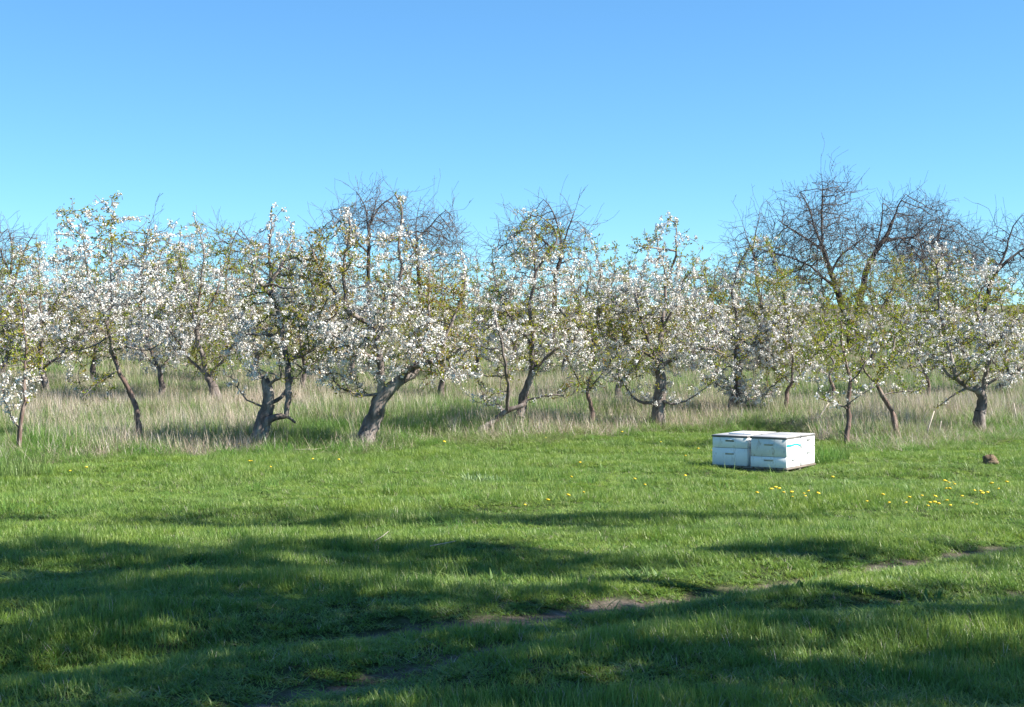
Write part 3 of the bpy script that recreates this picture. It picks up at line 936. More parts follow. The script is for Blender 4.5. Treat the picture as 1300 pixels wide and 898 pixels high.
def back_row():
    spec = [  # base px, py, crown centre x, crown top, half width, crown bottom, flower, leaf, bias, r, label
        (58, 503, 52, 300, 78, 462, .8, .35, -.05, .12, 'cherry behind the left-edge sapling with a dark crooked fork'),
        (273, 517, 262, 268, 66, 472, .75, .5, .05, .13, 'upright cherry standing in dry grass behind the forked trunk'),
        (205, 512, 205, 290, 55, 465, .8, .35, 0, .09, 'cherry filling the gap between hooked cherry and upright cherry'),
        (385, 505, 398, 290, 56, 470, .8, .35, -.1, .10, 'cherry showing between the forked and the widest cherry'),
        (562, 510, 566, 330, 48, 475, .8, .4, -.1, .10, 'low cherry behind the right side of the widest cherry'),
        (747, 548, 758, 292, 50, 490, .85, .5, -.05, .055, 'slender cherry with knobbly flowering shoots at its top'),
        (787, 514, 795, 345, 46, 480, .85, .4, 0, .10, 'cherry crowded against the left of the rounded cherry'),
        (999, 533, 1004, 338, 50, 480, .8, .5, .05, .06, 'narrow cherry on a pole-straight stem behind the hives'),
        (1176, 513, 1170, 370, 48, 470, .55, .7, .12, .06, 'leafy cherry on a thin stem behind the stem slanting left'),
        (1270, 508, 1292, 345, 50, 475, .75, .55, .08, .10, 'cherry cut by the right edge behind the stout black trunk'),
        (1058, 515, 1040, 400, 40, 470, .55, .7, .1, .055, 'low leafy cherry seen behind the straight dark stem'),
    ]
    for k, (bx, by, cx, top, hw, low, fl, lf, bi, r, lab) in enumerate(spec):
        rng = np.random.default_rng(300 + k)
        fy = low + (by - low) * .15
        limbs = [([(bx, by), (bx + rng.normal(0, 3), (by + fy) / 2), (bx + (cx - bx) * .3 + rng.normal(0, 4), fy)], 1, .72)]
        fx = limbs[0][0][-1][0]; H = fy - top
        limbs.append(([(fx, fy), (fx + rng.normal(0, 8), fy - H * .25), (cx + rng.normal(0, 9), fy - H * .5), (cx + rng.normal(0, 10), fy - H * .75), (cx + rng.normal(0, 10), top)], .6, .14))
        for s in (-1, 1):
            limbs.append(([(fx, fy), (fx + s * hw * .3, fy - H * .10), (fx + s * hw * .55, fy - H * .22 + rng.normal(0, 6)), (cx + s * hw * .85, fy - H * .35)], .45, .12))
            limbs.append(([(fx, fy - H * .3), (fx + s * hw * .25, fy - H * .48), (cx + s * hw * .45 + rng.normal(0, 6), fy - H * .7), (cx + s * hw * .5, top + H * .12)], .36, .1))
        crown = [(cx, low - H * .30, hw, H * .34), (cx, top + H * .38, hw * .8, H * .30, .85), (cx + rng.normal(0, hw * .3), top + H * .14, hw * .35, H * .15, .7)]
        cherry((bx, by), limbs, crown, r, lab, 400 + k, flower=fl, leaf=lf, bias=bi, sprout=.7, bark_m='youngbark' if r < .08 else 'cherrybark')
    # third row up the slope: only pieces of them show between the crowns
    third = [(118, 34, .8, .4, 'distant cherry up the slope behind the hooked cherry'), (325, 35, .8, .4, 'distant cherry up the slope behind the forked trunk'),
             (448, 36, .75, .5, 'distant cherry up the slope behind the widest cherry'), (606, 37, .8, .4, 'distant cherry up the slope behind the half fallen cherry'),
             (718, 36, .8, .45, 'distant cherry up the slope behind the slender cherry'), (880, 37, .8, .4, 'distant cherry up the slope left of the arching limb'),
             (965, 39, .7, .5, 'distant cherry up the slope straight above the hives'), (1110, 38, .5, .7, 'distant leafy cherry up the slope behind the stem slanting left'),
             (1225, 39, .6, .6, 'distant cherry up the slope behind the stout black trunk'), (5, 36, .8, .4, 'distant cherry up the slope at the left edge'),
             (655, 43, .8, .5, 'farthest cherry up the slope above the half fallen cherry'), (520, 42, .8, .5, 'farthest cherry up the slope right of the widest trunk'),
             (790, 43, .8, .5, 'farthest cherry up the slope between slender and rounded cherries'), (230, 42, .8, .4, 'farthest cherry up the slope left of the upright cherry'),
             (1160, 45, .6, .7, 'farthest leafy cherry up the slope at the right'), (920, 45, .8, .5, 'farthest cherry up the slope above the left of the hives'), (1045, 44, .6, .6, 'farthest cherry up the slope above the right of the hives'), (390, 43, .8, .5, 'farthest cherry up the slope left of the widest trunk')]
    for k, (cx, Y, fl, lf, lab) in enumerate(third):
        rng = np.random.default_rng(700 + k)
        x = at(cx, 440, Y)[0]; gz = float(ground(x, Y)); sc = F / Y
        by = CY - (gz - CAMZ) * sc - math.tan(PITCH) * F
        low, top, hw = by - .75 * sc, by - (3.1 + .5 * rng.random()) * sc, 1.35 * sc
        H = low - top
        limbs = [([(cx, by), (cx + rng.normal(0, 2), (by + low) / 2), (cx + rng.normal(0, 3), low)], 1, .72),
                 ([(cx, low), (cx + rng.normal(0, 8), low - H * .5), (cx + rng.normal(0, 8), top)], .55, .14)]
        for s in (-1, 1):
            limbs.append(([(cx, low), (cx + s * hw * .4, low - H * .15), (cx + s * hw * .85, low - H * .35)], .45, .12))
            limbs.append(([(cx, low - H * .25), (cx + s * hw * .4, low - H * .6), (cx + s * hw * .5, top + H * .1)], .36, .1))
        cherry((cx, by), limbs, [(cx, low - H * .28, hw, H * .34), (cx, top + H * .35, hw * .8, H * .3, .8)], .10, lab, 800 + k, flower=fl * .5, leaf=lf * 1.1, Y=Y, dens=105, sprout=.7)


def bare_row():
    b = bare_tree
    b(6, 46, [([(10, 400), (18, 350)], 1, .6), ([(18, 352), (30, 320), (42, 300)], .5, .2), ([(16, 360), (0, 320), (-12, 290)], .5, .2), ([(18, 352), (14, 310), (10, 280)], .4, .15)],
      [(8, 315, 44, 40), (30, 310, 26, 34)], .13, 'leafless tree fanning out above the left edge', 501, dens=2.4)
    b(175, 52, [([(178, 400), (180, 340)], 1, .5), ([(180, 350), (186, 300), (196, 268)], .4, .15)],
      [(185, 315, 50, 44, .7)], .11, 'leafless tree peeping over the hooked cherry', 502, dens=2.0, twig=.45)
    b(285, 52, [([(286, 400), (288, 350)], 1, .5), ([(288, 352), (296, 310), (306, 280)], .4, .15)],
      [(290, 312, 44, 44, .8)], .11, 'leafless tree peeping over the upright cherry', 503, dens=2.0, twig=.45)
    b(470, 47, [([(468, 400), (468, 330), (469, 290)], 1, .35), ([(469, 300), (462, 262), (452, 245)], .3, .1), ([(469, 292), (482, 262), (504, 245)], .34, .1),
                ([(469, 290), (478, 255), (480, 236)], .3, .1), ([(468, 325), (440, 290), (420, 268)], .3, .1)],
      [(470, 275, 56, 48), (430, 290, 36, 34), (480, 250, 30, 26)], .13, 'tall leafless tree showing above the widest cherry', 504, dens=2.6)
    b(536, 50, [([(534, 400), (530, 330), (528, 300)], 1, .4), ([(528, 305), (545, 285), (566, 270)], .34, .1), ([(528, 302), (530, 270), (535, 250)], .3, .1), ([(530, 320), (515, 290), (508, 262)], .3, .1)],
      [(545, 300, 46, 48), (556, 280, 34, 34), (575, 330, 26, 46, .7)], .13, 'round leafless tree between widest cherry and open sky gap', 505, dens=3.0, twig=.6)
    b(588, 75, [([(588, 400), (586, 370)], 1, .6)], [(584, 375, 34, 28)], .12, 'small faraway leafless tree low in the sky gap', 506, dens=1.2)
    b(700, 46, [([(702, 400), (705, 350), (712, 318)], 1, .5), ([(712, 322), (712, 290), (700, 262), (690, 255)], .4, .12), ([(710, 325), (690, 305), (668, 290), (645, 300)], .4, .1),
                ([(712, 318), (722, 290), (728, 268)], .3, .1), ([(708, 335), (735, 325), (752, 330)], .3, .1)],
      [(690, 295, 52, 44), (665, 305, 44, 36, .9), (715, 290, 36, 38)], .14, 'leafless tree drooping its twigs over the sky left of centre-right gap', 507, dens=3.0, twig=.6, up=.02)
    b(968, 54, [([(966, 400), (960, 350), (958, 320)], 1, .4), ([(958, 322), (945, 290), (936, 264)], .34, .08), ([(958, 322), (962, 285), (968, 258)], .3, .08)],
      [(955, 320, 38, 46, .8), (945, 290, 26, 30, .6)], .10, 'thin leafless tree with two long bare shoots above the arching limb', 508, dens=2.4, twig=.5)
    b(1080, 44, [([(1080, 420), (1072, 392), (1058, 352), (1045, 320)], 1, .55), ([(1045, 322), (1036, 295), (1030, 270), (1016, 245)], .44, .1), ([(1050, 335), (1040, 300), (1046, 260), (1042, 222)], .44, .1),
                 ([(1060, 360), (1030, 340), (1000, 325), (975, 320)], .3, .1), ([(1055, 345), (1070, 318), (1100, 300)], .3, .1), ([(1045, 322), (1020, 300), (985, 280)], .34, .1)],
      [(1040, 290, 66, 56), (1010, 320, 60, 50), (1045, 245, 40, 34, .8), (1085, 330, 42, 50, .8)], .17, 'tallest leafless tree, black trunk tilting left above the hives', 509, buds=.22, dens=2.8, twig=.62)
    b(1085, 47, [([(1086, 420), (1096, 360), (1108, 325), (1122, 305), (1132, 285)], 1, .5), ([(1132, 288), (1140, 262), (1150, 245)], .4, .1), ([(1110, 322), (1120, 275), (1118, 250)], .3, .08),
                 ([(1122, 305), (1150, 300), (1175, 305)], .34, .1), ([(1098, 360), (1130, 385), (1150, 410)], .3, .1)],
      [(1140, 295, 58, 56), (1160, 270, 44, 36, .9), (1175, 330, 44, 50)], .17, 'leafless tree with a thick black limb slanting right above the hives', 510, buds=.22, dens=2.5, twig=.6)
    b(1178, 52, [([(1178, 420), (1180, 370), (1184, 330)], 1, .5), ([(1184, 335), (1192, 300), (1200, 262)], .4, .1), ([(1182, 350), (1160, 320), (1150, 300)], .4, .1)],
      [(1185, 320, 62, 60), (1160, 350, 50, 50), (1215, 310, 46, 46)], .14, 'brushy reddish leafless tree between two black-limbed trees on the right', 511, buds=.15, dens=1.9, twig=.6)
    b(1250, 45, [([(1244, 420), (1254, 368), (1264, 345)], 1, .55), ([(1264, 348), (1278, 318), (1284, 290), (1296, 272)], .44, .1), ([(1264, 346), (1290, 322), (1318, 308)], .44, .1), ([(1258, 362), (1285, 372), (1310, 370)], .3, .1)],
      [(1285, 315, 52, 50), (1245, 320, 34, 40, .7), (1320, 330, 40, 50)], .15, 'leafless tree forking above the right edge', 512, dens=2.6, twig=.55)
    b(905, 80, [([(905, 400), (905, 370)], 1, .6)], [(912, 368, 36, 26)], .12, 'small faraway leafless tree behind the rounded cherry', 513, dens=1.0)
    b(345, 60, [([(345, 400), (345, 350)], 1, .6)], [(350, 330, 60, 44)], .12, 'leafless tree hidden behind the crown of the forked trunk', 514, dens=1.4)


def brush_row():
    spec = [(52, 58, 330, 'low leafless brush far behind the left-edge sapling'), (128, 60, 325, 'low leafless brush far behind the hooked cherry'), (236, 58, 322, 'low leafless brush far left of the upright cherry'),
            (318, 60, 330, 'low leafless brush far behind the forked trunk'), (405, 58, 318, 'low leafless brush far behind the left of the widest cherry'), (500, 62, 325, 'low leafless brush far behind the widest cherry'),
            (635, 60, 352, 'low leafless brush far behind the half fallen cherry'), (760, 60, 335, 'low leafless brush far behind the slender cherry'), (830, 62, 338, 'low leafless brush far behind the rounded cherry'),
            (1000, 58, 330, 'low leafless brush far above the hives'), (1225, 60, 330, 'low leafless brush far behind the stout black trunk')]
    for k, (cx, Y, top, lab) in enumerate(spec):
        w = 44 + 8 * (k % 3)
        bare_tree(cx, Y, [([(cx, 410), (cx + 3, 392)], 1, .6), ([(cx + 2, 396), (cx - 14, 372), (cx - 20, top + 26)], .5, .15), ([(cx + 2, 396), (cx + 16, 370), (cx + 22, top + 22)], .5, .15)],
                  [(cx, (top + 420) / 2, w, (420 - top) / 2), (cx + 10, 400, w, 26)], .07, lab, 560 + k, dens=1.7, twig=.55, name='bare_shrub', group='leafless brush on the bank behind the orchard')


def shade_trees():
    """the trees outside the right of the frame whose shade falls across the foreground"""
    spec = [  # trunk x, y; where the middle of its shade falls; crown centre height, crown radii, leaf density, trunk radius, label
        (6.4, 5.6, (-1.7, 8.35), 6.6, (3.5, 1.25, 1.1), 1.0, .13, 'spreading spring-leafed tree beside the track, nearest the bare ground'),
        (7.8, 7.8, (-1.7, 10.5), 8.6, (2.9, .72, .9), 1.0, .10, 'tall spring-leafed tree right of the track, its crown reaching far left'),
        (13.0, 8.3, (4.0, 10.7), 8.0, (2.9, .50, .9), 1.0, .07, 'narrow-crowned spring-leafed tree right of the track'),
        (13.0, 6.6, (3.2, 8.5), 7.6, (2.1, .80, 1.0), .72, .08, 'spring-leafed tree right of the track with an open crown'),
        (10.5, 9.6, (-1.0, 12.8), 10.5, (3.8, .40, .9), .42, .06, 'thin-leafed tall tree right of the track, nearest the orchard'),
        (9.0, 4.6, (2.9, 6.9), 6.8, (2.0, .60, .9), .6, .09, 'small-crowned spring-leafed tree behind the camera side of the track'),
        (6.0, 3.6, (.0, 6.6), 6.4, (3.6, .75, .9), .95, .11, 'low spreading spring-leafed tree beside the camera'),
    ]
    for k, (x, y, shd, zc, rad, ld, tr, lab) in enumerate(spec):
        q = zc / math.tan(math.radians(SUN_EL)); az = math.radians(SUN_AZ)
        off = (shd[0] + q * math.cos(az) - x, shd[1] + q * math.sin(az) - y)
        rng = np.random.default_rng(900 + k)
        g = np.array([x, y, float(ground(x, y)) - .1]); T = Tree()
        T.limb([g, g + (rng.normal(0, .2), rng.normal(0, .2), zc * .4), g + (off[0] * .7, off[1] * .7, zc * .82)], tr, tr * .5, .3, rng, .03)
        n0 = len(T.pos)
        nA = int(60 * rad[0] * rad[1] * rad[2] * 4.19)
        v = rng.normal(size=(nA, 3)); v /= np.linalg.norm(v, axis=1)[:, None]; v *= (rng.random(nA) ** .33)[:, None]
        A = g + np.array([off[0], off[1], zc]) + v * np.array(rad)
        T.grow(A, .22, 2.5, .3, 80, rng, jit=.25, start=n0 // 2, cap=5000)
        T.twigs(rng, .4, (.4, .9), 3, .2, .45, n0)
        T.radii(.007, tr * .8, 2.4); pos = np.array(T.pos); r = T.r
        root = empty('shade_tree', g); tag(root, lab, 'tree', 'shade trees beside the track')
        link('trunk', T.mesh('trunk', M['shadebark'], r > .03, .06, rng, g), root)
        link('branches', T.mesh('branches', M['shadebark'], r <= .03, 0, rng, g), root)
        thin = np.where(r < .02)[0]
        nn = fbm(pos[thin, 0] / 1.6 + pos[thin, 1], pos[thin, 2] / .9, 55 + k, 2)
        pick = thin[rng.random(len(thin)) < np.clip((nn - .30) * 4, 0, 1) * ld]
        link('foliage', leaf_mesh('foliage', pos[pick], (8, 13), .22, (.12, .20), M['shadeleaf'], rng, g), root)


# ------------------------------------------------------------------ hives
PAL_RZ = math.radians(-33)
PAL_W, PAL_D, PAL_H = 1.055, 1.00, .09


def _pal_origin():
    # near right corner of the pallet seen at about (999, 600)
    c = hit(999, 601)
    ca, sa = math.cos(PAL_RZ), math.sin(PAL_RZ)
    lx, ly = PAL_W / 2, -PAL_D / 2
    return np.array([c[0] - (lx * ca - ly * sa), c[1] - (lx * sa + ly * ca)])


PAL_O = _pal_origin()


def in_pallet(x, y, m):
    ca, sa = math.cos(PAL_RZ), math.sin(PAL_RZ)
    dx, dy = x - PAL_O[0], y - PAL_O[1]
    lx, ly = dx * ca + dy * sa, -dx * sa + dy * ca
    return (np.abs(lx) < PAL_W / 2 + m) & (np.abs(ly) < PAL_D / 2 + m)


def paint_mat(name, c0, c1, dirt, amt):
    m, nt, out = new_mat(name)
    f = noise(nt, 3.2, 5, .65, obj=True); g = noise(nt, 24, 6, .7, obj=True, stretch=(1, 1, .35))
    c = ramp(nt, f, [(.35, c0), (.65, c1)])
    c = mixc(nt, mth(nt, 'MULTIPLY', ramp(nt, g, [(.56, (0, 0, 0)), (.72, (1, 1, 1))]), amt), c, dirt)
    b = N(nt, 'ShaderNodeBsdfPrincipled', Roughness=.55); b.inputs['Specular IOR Level'].default_value = .3
    nt.links.new(c, b.inputs['Base Color'])
    bp = N(nt, 'ShaderNodeBump', Strength=.25, Distance=.004)
    nt.links.new(noise(nt, 40, 5, .7, obj=True, stretch=(1, 1, .2)), bp.inputs['Height']); nt.links.new(bp.outputs[0], b.inputs['Normal'])
    nt.links.new(b.outputs[0], out.inputs[0])
    return m


def hives():
    white = paint_mat('white hive paint', (.74, .75, .75), (.80, .80, .79), (.36, .30, .22), .55)
    worn = paint_mat('weathered white hive paint', (.60, .61, .60), (.72, .72, .70), (.30, .22, .13), .9)
    grip_shade = paint_mat('dark painted grip shade', (.10, .09, .08), (.16, .14, .12), (.05, .04, .03), .5)  # dark colour painted for the shade inside a grip recess
    lidm = paint_mat('grey weathered lid', (.36, .355, .35), (.52, .515, .51), (.34, .30, .27), .5)
    edge = paint_mat('dark lid rim', (.10, .095, .09), (.18, .165, .15), (.06, .05, .04), .6)
    wood = paint_mat('pallet wood', (.13, .10, .08), (.22, .18, .15), (.06, .045, .035), .7)
    teal = paint_mat('teal paint', (.005, .36, .38), (.02, .46, .47), (.4, .5, .5), .1)
    red = paint_mat('red mark paint', (.55, .05, .06), (.62, .09, .09), (.4, .3, .3), .2)
    z0 = float(np.mean([ground(PAL_O[0] + a, PAL_O[1] + b) for a in (-.4, 0, .4) for b in (-.4, 0, .4)])) - .040
    pal = empty('pallet', (PAL_O[0], PAL_O[1], z0), PAL_RZ)
    tag(pal, 'weathered wooden pallet under the white beehives', 'pallet')
    for yy in (-.44, 0, .44):
        mb = MB(); mb.box((0, yy, .032), (PAL_W - .04, .06, .064), bev=.004); mb.build('runner', wood, pal)
    for k in range(7):
        mb = MB(); mb.box((-.46 + k * .153, 0, .078), (.135, PAL_D, .022), bev=.003); mb.build('deck_board', wood, pal)

    W, D = .483, .470

    soft_grip_shade = paint_mat('soft painted grip shade', (.30, .29, .28), (.42, .41, .40), (.2, .18, .16), .5)  # weaker recess shade, also held in the plate colour

    def hive(lx, ly, boxes, label, mats, lid_h=.021, tilt=0.0, stripe=False, cover=False):
        ca, sa = math.cos(PAL_RZ), math.sin(PAL_RZ)
        root = empty('beehive', (PAL_O[0] + lx * ca - ly * sa, PAL_O[1] + lx * sa + ly * ca, z0 + .0895), PAL_RZ + tilt)
        tag(root, label, 'beehive', 'beehives on the pallet')
        z = 0.0
        for k, h in enumerate(boxes):
            m = mats[k]; ins = .004 * k
            w, d = W - ins, D - ins
            bx = (k * .003, -k * .002)
            mb = MB(); mb.box((bx[0], bx[1], z + h / 2), (w, d, h - .005), bev=.005)
            o = mb.build('deep_box' if h > .2 else 'shallow_box', m, root)
            for face in ((0, 2, 3) if stripe and k == 1 else (0, 1, 2, 3)):        # hand grips: lip over a flat plate, recess shade painted as its colour
                a = face * math.pi / 2
                dist = (d if face % 2 == 0 else w) / 2
                cx, cy = bx[0] + math.sin(a) * dist, bx[1] - math.cos(a) * dist
                g = MB()
                zz = z + h * .66
                t = .004
                g.box((cx + math.sin(a) * t / 2, cy - math.cos(a) * t / 2, zz), (.115, t, .017), rz=a, m=0)
                g.box((cx + math.sin(a) * .006, cy - math.cos(a) * .006, zz + .013), (.125, .012, .010), rz=a, m=1)
                gg = g.build('hand_grip', [grip_shade if (h < .2 and k == 1 and not stripe) else soft_grip_shade, m], o)
            z += h
        mb = MB()
        mb.box((0, 0, z + lid_h / 2 - .001), (W + .012, D + .014, lid_h), bev=.003, m=0)
        mb.box((0, 0, z + lid_h + .0022), (W + .002, D + .004, .007), bev=.003, m=1)
        mb.build('lid', [edge, lidm], root)
        if stripe:       # brushed teal band across the right-hand face
            S = MB(); ys = np.linspace(-D / 2 + .006, D / 2 - .006, 13)
            zz = sum(boxes[:-1]) + boxes[-1] * .60 + .012 * np.sin(np.linspace(0, 3.6, 13)) + .006 * np.cos(np.linspace(0, 9, 13))
            th = .0125 + .002 * np.sin(np.linspace(1, 6, 13))
            x = W / 2 + .003
            for i in range(13):
                S.V += [(x - .006, ys[i], zz[i] - th[i]), (x, ys[i], zz[i] - th[i]), (x, ys[i], zz[i] + th[i]), (x - .006, ys[i], zz[i] + th[i])]
            for i in range(12):
                a = 4 * i
                for q in ((1, 5, 6, 2), (2, 6, 7, 3), (0, 4, 5, 1)): S.F.append([a + j for j in q]); S.M.append(0)
            S.build('paint_stripe', teal, root)
            K = MB(); K.box((W / 2 + .001, -.01, sum(boxes) - .045), (.010, .026, .016), bev=.002); K.build('red_mark', red, root)
        return root, z + lid_h + .0057

    hx, hy = PAL_W / 2 - W / 2 - .012, PAL_D / 2 - D / 2 - .012
    _, zt = hive(-hx, -hy + .03, [.226, .138], 'white beehive at the left of the pallet, shallow box on a deep one', [white, white], tilt=.02)
    hive(hx, -hy, [.138, .226], 'white beehive at the near corner with a teal paint stroke', [white, worn], stripe=True)
    hive(hx, hy, [.226, .138], 'white beehive at the right rear, its bright side without teal paint', [white, white])
    hive(-hx, hy + .03, [.226, .138], 'white beehive at the left rear, only its lid showing', [worn, white])
    # loose pale board lying on the left lid
    ca, sa = math.cos(PAL_RZ), math.sin(PAL_RZ); lx, ly = -hx + .07, -hy + .06
    mb = MB(); mb.box((0, 0, .012), (.30, .22, .022), bev=.003)
    o = mb.build('board', white, None, loc=(PAL_O[0] + lx * ca - ly * sa, PAL_O[1] + lx * sa + ly * ca, z0 + .0895 + zt - .001))
    o.rotation_euler = (0, 0, PAL_RZ + .12)
    tag(o, 'loose white board lying on the lid of the left beehive', 'board')


# ------------------------------------------------------------------ small things
def small_things():
    rng = np.random.default_rng(77)
    m_y, nt, out = new_mat('dandelion yellow')
    b = N(nt, 'ShaderNodeBsdfPrincipled', Roughness=.6)
    nt.links.new(ramp(nt, noise(nt, 60, 2, .5), [(.3, (.70, .42, .01)), (.7, (.86, .62, .02))]), b.inputs['Base Color']); nt.links.new(b.outputs[0], out.inputs[0])
    # one dandelion: stem, ragged domed flower head
    protos = []
    for v in range(4):
        mb = MB(); h = .11 + .03 * v
        mb.tube([(0, 0, -.01), (.006 * v, .004, h * .5), (.012, .006, h)], [.003, .0028, .0025], 5, 0)
        c = np.array((.012, .006, h)); rings = [(.006, -.004), (.021, .002), (.024, .009), (.015, .015)]
        base = len(mb.V); n = 14
        for ri, (rr, zz) in enumerate(rings):
            for k in range(n):
                t = 2 * math.pi * k / n; q = rr * (1 + (.22 if k % 2 else -.10) * (ri in (1, 2)))
                mb.V.append((c[0] + q * math.cos(t), c[1] + q * math.sin(t), c[2] + zz + rng.normal(0, .001)))
        for ri in range(3):
            for k in range(n):
                k2 = (k + 1) % n
                mb.F.append([base + ri * n + k, base + ri * n + k2, base + (ri + 1) * n + k2, base + (ri + 1) * n + k]); mb.M.append(1)
        mb.F.append([base + 3 * n + k for k in range(n)]); mb.M.append(1)
        me = mesh_np('dandelion', mb.V, [k for f in mb.F for k in f], [len(f) for f in mb.F], [M['weed'], m_y], False, None, mb.M)
        protos.append(me)
    patches = [
        ('yellow dandelion in the loose drift on the lawn at the right', 'dandelions in the right-hand drift',
         [(1053, 612), (1200, 614), (1205, 617), (1209, 613), (1212, 619), (1204, 623), (1199, 617), (1206, 629), (1233, 626), (1243, 634), (1252, 632), (1249, 635), (1262, 628), (1236, 641), (1240, 643), (1183, 636), (1186, 644), (1180, 643), (1176, 646), (1204, 642), (1207, 645), (1156, 649), (1154, 646), (1118, 632), (1130, 644), (1102, 646), (1278, 622), (1272, 627), (1258, 617), (1192, 652), (1220, 640), (1168, 640)]),
        ('yellow dandelion in the clump below the beehives', 'dandelions below the beehives',
         [(985, 634), (992, 636), (994, 633), (1004, 630), (1006, 633), (1018, 633), (1022, 632), (981, 637), (1031, 632), (1035, 634), (959, 640)]),
        ('yellow dandelion in the grass left of the beehives', 'dandelions left of the beehives',
         [(691, 556), (695, 648), (663, 645), (722, 612), (737, 630), (716, 641), (738, 592), (869, 579), (887, 578), (802, 618), (815, 624), (840, 563), (790, 553), (902, 571), (868, 612)]),
        ('yellow dandelion at the foot of the trees on the left', 'dandelions under the left-hand trees',
         [(313, 589), (317, 588), (340, 596), (302, 566), (306, 567), (296, 567), (430, 590), (421, 561), (425, 563), (564, 562), (562, 565), (113, 604), (90, 605), (234, 515), (112, 515), (130, 514), (118, 511), (398, 585)]),
    ]
    for lab, grp, pts in patches:
        for (px, py) in pts:
            p = hit(px, py + 6)
            o = link('dandelion', protos[int(rng.integers(4))], None, (p[0], p[1], float(ground(p[0], p[1]))))
            s = .52 + .32 * rng.random(); o.scale = (s, s, s); o.rotation_euler = (rng.normal(0, .15) + .15, rng.normal(0, .15), rng.random() * 6.28)
            tag(o, lab, 'dandelion', grp)

    def clump(name, px, py, specs, label, cat, mats, group=None):
        p = hit(px, py); parts = [blades(*s, rng) + (i,) for i, s in enumerate(specs)]
        V, fl, sz, rn, mi = merge(parts)
        o = link(name, mesh_np(name, V, fl, sz, mats, False, {'rnd': rn}, mi), None, (p[0], p[1], float(ground(p[0], p[1]))))
        return tag(o, label, cat, group)
    G = 'grass tussocks standing out of the lawn'
    tall = [(170, (.15, .36), (.005, .010), .20, (.05, .6), .22)]
    clump('grass_tussock', 1050, 588, tall, 'lush grass tussock at the right end of the pallet', 'grass tussock', [M['coarse']], G)
    clump('grass_tussock', 1064, 584, [(110, (.12, .28), (.005, .010), .15, (.05, .6), .22)], 'smaller grass tussock right of the lush one beside the pallet', 'grass tussock', [M['coarse']], G)
    clump('grass_tussock', 790, 568, [(170, (.12, .28), (.005, .010), .24, (.05, .7), .22)], 'dark green grass tussock below the rounded cherry', 'grass tussock', [M['coarse']], G)
    clump('grass_tussock', 12, 608, [(220, (.18, .42), (.005, .010), .26, (.05, .6), .22)], 'tall grass tussock in front of the left-edge sapling', 'grass tussock', [M['coarse']], G)
    clump('grass_tussock', 46, 604, [(160, (.15, .34), (.005, .010), .22, (.05, .6), .22)], 'grass tussock just right of the left-edge sapling', 'grass tussock', [M['coarse']], G)
    clump('weed_plant', 606, 612, [(90, (.08, .17), (.012, .024), .18, (.2, 1.0), .2), (40, (.06, .12), (.012, .02), .2, (.3, 1.1), .2)], 'low pale-leaved weed in the lawn below the half fallen cherry', 'weed', [M['paleweed'], M['weed']])
    clump('weed_plant', 626, 613, [(60, (.06, .14), (.012, .022), .13, (.2, 1.0), .2)], 'smaller pale-leaved weed touching the right of the larger one', 'weed', [M['paleweed']])
    # big leafy rosettes by the track
    for (px, py, lab) in ((815, 735, 'broad-leaved weed in the shade above the dirt track'), (640, 742, 'broad-leaved weed in deep shade left of centre'), (1190, 760, 'broad-leaved weed in the coarse grass at lower right'),
                          (1005, 752, 'broad-leaved weed at the edge of the far wheel rut')):
        clump('weed_plant', px, py, [(46, (.07, .15), (.018, .034), .12, (.3, 1.1), .25)], lab, 'weed', [M['weed']])

    # clod of earth
    p = hit(1257, 590); V = []; Fc = []
    n, mm = 18, 8
    for i in range(mm + 1):
        f = i / mm
        for k in range(n):
            t = 2 * math.pi * k / n
            rr = .105 * math.cos(f * math.pi / 2) ** .7
            q = rr * (1 + .75 * (float(vnoise(k * .8, i * 1.1 + 3, 5)) - .5))
            V.append((q * math.cos(t) * 1.05, q * math.sin(t) * .8, -.03 + .12 * math.sin(f * math.pi / 2) * (1 + .3 * (float(vnoise(k * .5, i, 8)) - .5))))
    for i in range(mm):
        for k in range(n):
            k2 = (k + 1) % n; Fc.append((i * n + k, i * n + k2, (i + 1) * n + k2, (i + 1) * n + k))
    clod = bark('crumbly earth', (.06, .042, .028), (.15, .105, .065), (.30, .225, .15), scale=30, bump=1.0)
    o = link('earth_clod', mesh_np('earth_clod', V, [k for f in Fc for k in f], [4] * len(Fc), clod, True), None, (p[0], p[1], float(ground(p[0], p[1])) + .03))
    tag(o, 'brown clod of earth lying on the lawn at the right', 'earth clod')

    pale = bark('bleached wood', (.24, .20, .16), (.42, .36, .30), (.58, .52, .45), scale=20, bump=.3)

    def stick(pts, r, label, h=.02, mat=pale, name='fallen_stick', Y=None):
        P = []
        for q in pts:
            w = hit(q[0], q[1]); zz = float(ground(w[0], w[1])) + h + (q[2] if len(q) > 2 else 0); P.append(np.array([w[0], w[1], zz]))
        c = P[0].copy(); mb = MB(); S = smooth_path(P, .12, rng, .006); mb.tube([s - c for s in S], list(np.linspace(r, r * .5, len(S))), 6)
        o = mb.build(name, mat, None, True, c)
        tag(o, label, 'stick', 'dead sticks on the ground')
    stick([(476, 696, .03), (484, 692, .04), (493, 688, .06)], .005, 'short pale stick lying in the shaded lawn at left')
    stick([(546, 706, .05), (562, 702, .06), (578, 701, .06)], .005, 'thin pale stick lying nearly level in the shaded lawn')
    stick([(340, 573), (365, 576), (392, 576), (420, 572)], .014, 'long dead branch on the ground between the forked and the widest cherry', .05)
    stick([(1152, 562), (1160, 556), (1166, 552)], .018, 'pale broken stick in dry grass right of the slanting stem', .08)
    stick([(1222, 553), (1235, 556), (1252, 557)], .014, 'pale stick across the foot of the stout black trunk', .07)
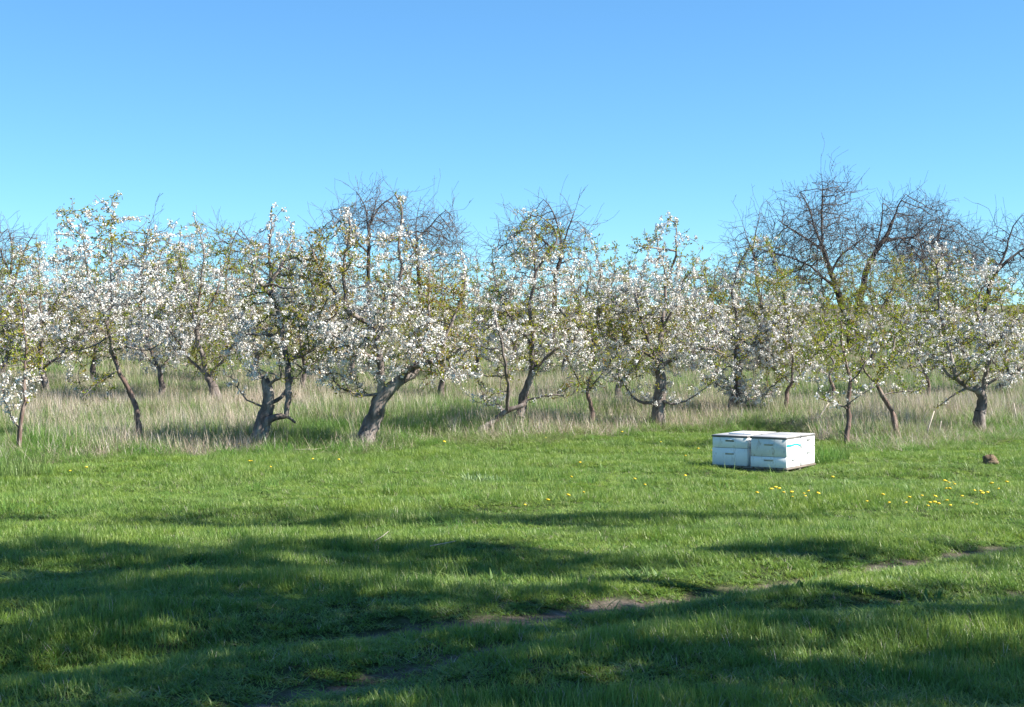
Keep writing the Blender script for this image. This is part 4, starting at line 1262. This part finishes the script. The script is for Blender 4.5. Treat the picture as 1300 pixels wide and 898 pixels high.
    # standing dead canes in the rough grass
    for (px, py, qx, qy, r, lab) in ((1174, 560, 1186, 522, .014, 'pale dead cane leaning right beside the slanting stem'), (1292, 545, 1287, 512, .013, 'pale dead cane standing by the right edge'),
                                     (1190, 558, 1195, 535, .012, 'short upright pale cane left of the stout black trunk'), (1031, 540, 1052, 512, .012, 'thin pale cane slanting right behind the beehives')):
        w = hit(px, py); Pb = np.array([w[0], w[1], float(ground(w[0], w[1])) - .03]); Pt = at(qx, qy, w[1] + .1)
        mb = MB(); mb.tube([np.zeros(3), (Pt - Pb) * .5 + rng.normal(0, .01, 3), Pt - Pb], [r, r * .9, r * .6], 6)
        o = mb.build('dead_cane', pale, None, True, Pb); tag(o, lab, 'cane', 'dead canes in the rough grass')


# ------------------------------------------------------------------ light, sky, camera
def light():
    w = bpy.data.worlds.new('World'); SC.world = w; w.use_nodes = True
    nt = w.node_tree; bg = nt.nodes['Background']
    sky = nt.nodes.new('ShaderNodeTexSky'); sky.sky_type = 'NISHITA'; sky.sun_disc = False
    sky.sun_elevation = math.radians(SUN_EL); sky.sun_rotation = math.radians(90 - SUN_AZ)
    sky.air_density = 1.0; sky.dust_density = 0.0; sky.ozone_density = 6.0; sky.altitude = 1500
    hs = N(nt, 'ShaderNodeHueSaturation', Saturation=1.07); gm = N(nt, 'ShaderNodeGamma', Gamma=.85); nt.links.new(sky.outputs[0], gm.inputs['Color']); nt.links.new(gm.outputs[0], hs.inputs['Color'])
    nt.links.new(mixc(nt, 1.0, hs.outputs[0], (.90, 1.27, 1.38), 'MULTIPLY'), bg.inputs[0]); bg.inputs[1].default_value = .072
    s = bpy.data.lights.new('sun', 'SUN'); s.energy = 5.0; s.angle = math.radians(.53); s.color = (1, .95, .86)
    o = bpy.data.objects.new('sun', s); COL.objects.link(o)
    az, el = math.radians(SUN_AZ), math.radians(SUN_EL)
    from mathutils import Vector
    d = Vector((math.cos(el) * math.cos(az), math.cos(el) * math.sin(az), math.sin(el)))
    o.rotation_euler = d.to_track_quat('Z', 'Y').to_euler(); o.location = d * 60
    c = bpy.data.cameras.new('camera'); c.sensor_width = 36; c.lens = 36 * F / 1300; c.clip_end = 3000; c.clip_start = .1
    co = bpy.data.objects.new('camera', c); COL.objects.link(co)
    co.location = (0, 0, CAMZ); co.rotation_euler = (math.pi / 2 - PITCH, 0, 0); SC.camera = co
    v = SC.view_settings; v.view_transform = 'Standard'; v.look = 'None'; v.gamma = 1; v.exposure = 1.44; v.use_curve_mapping = False


hives()
build_grass()
front_row()
back_row()
bare_row()
brush_row()
shade_trees()
small_things()
light()
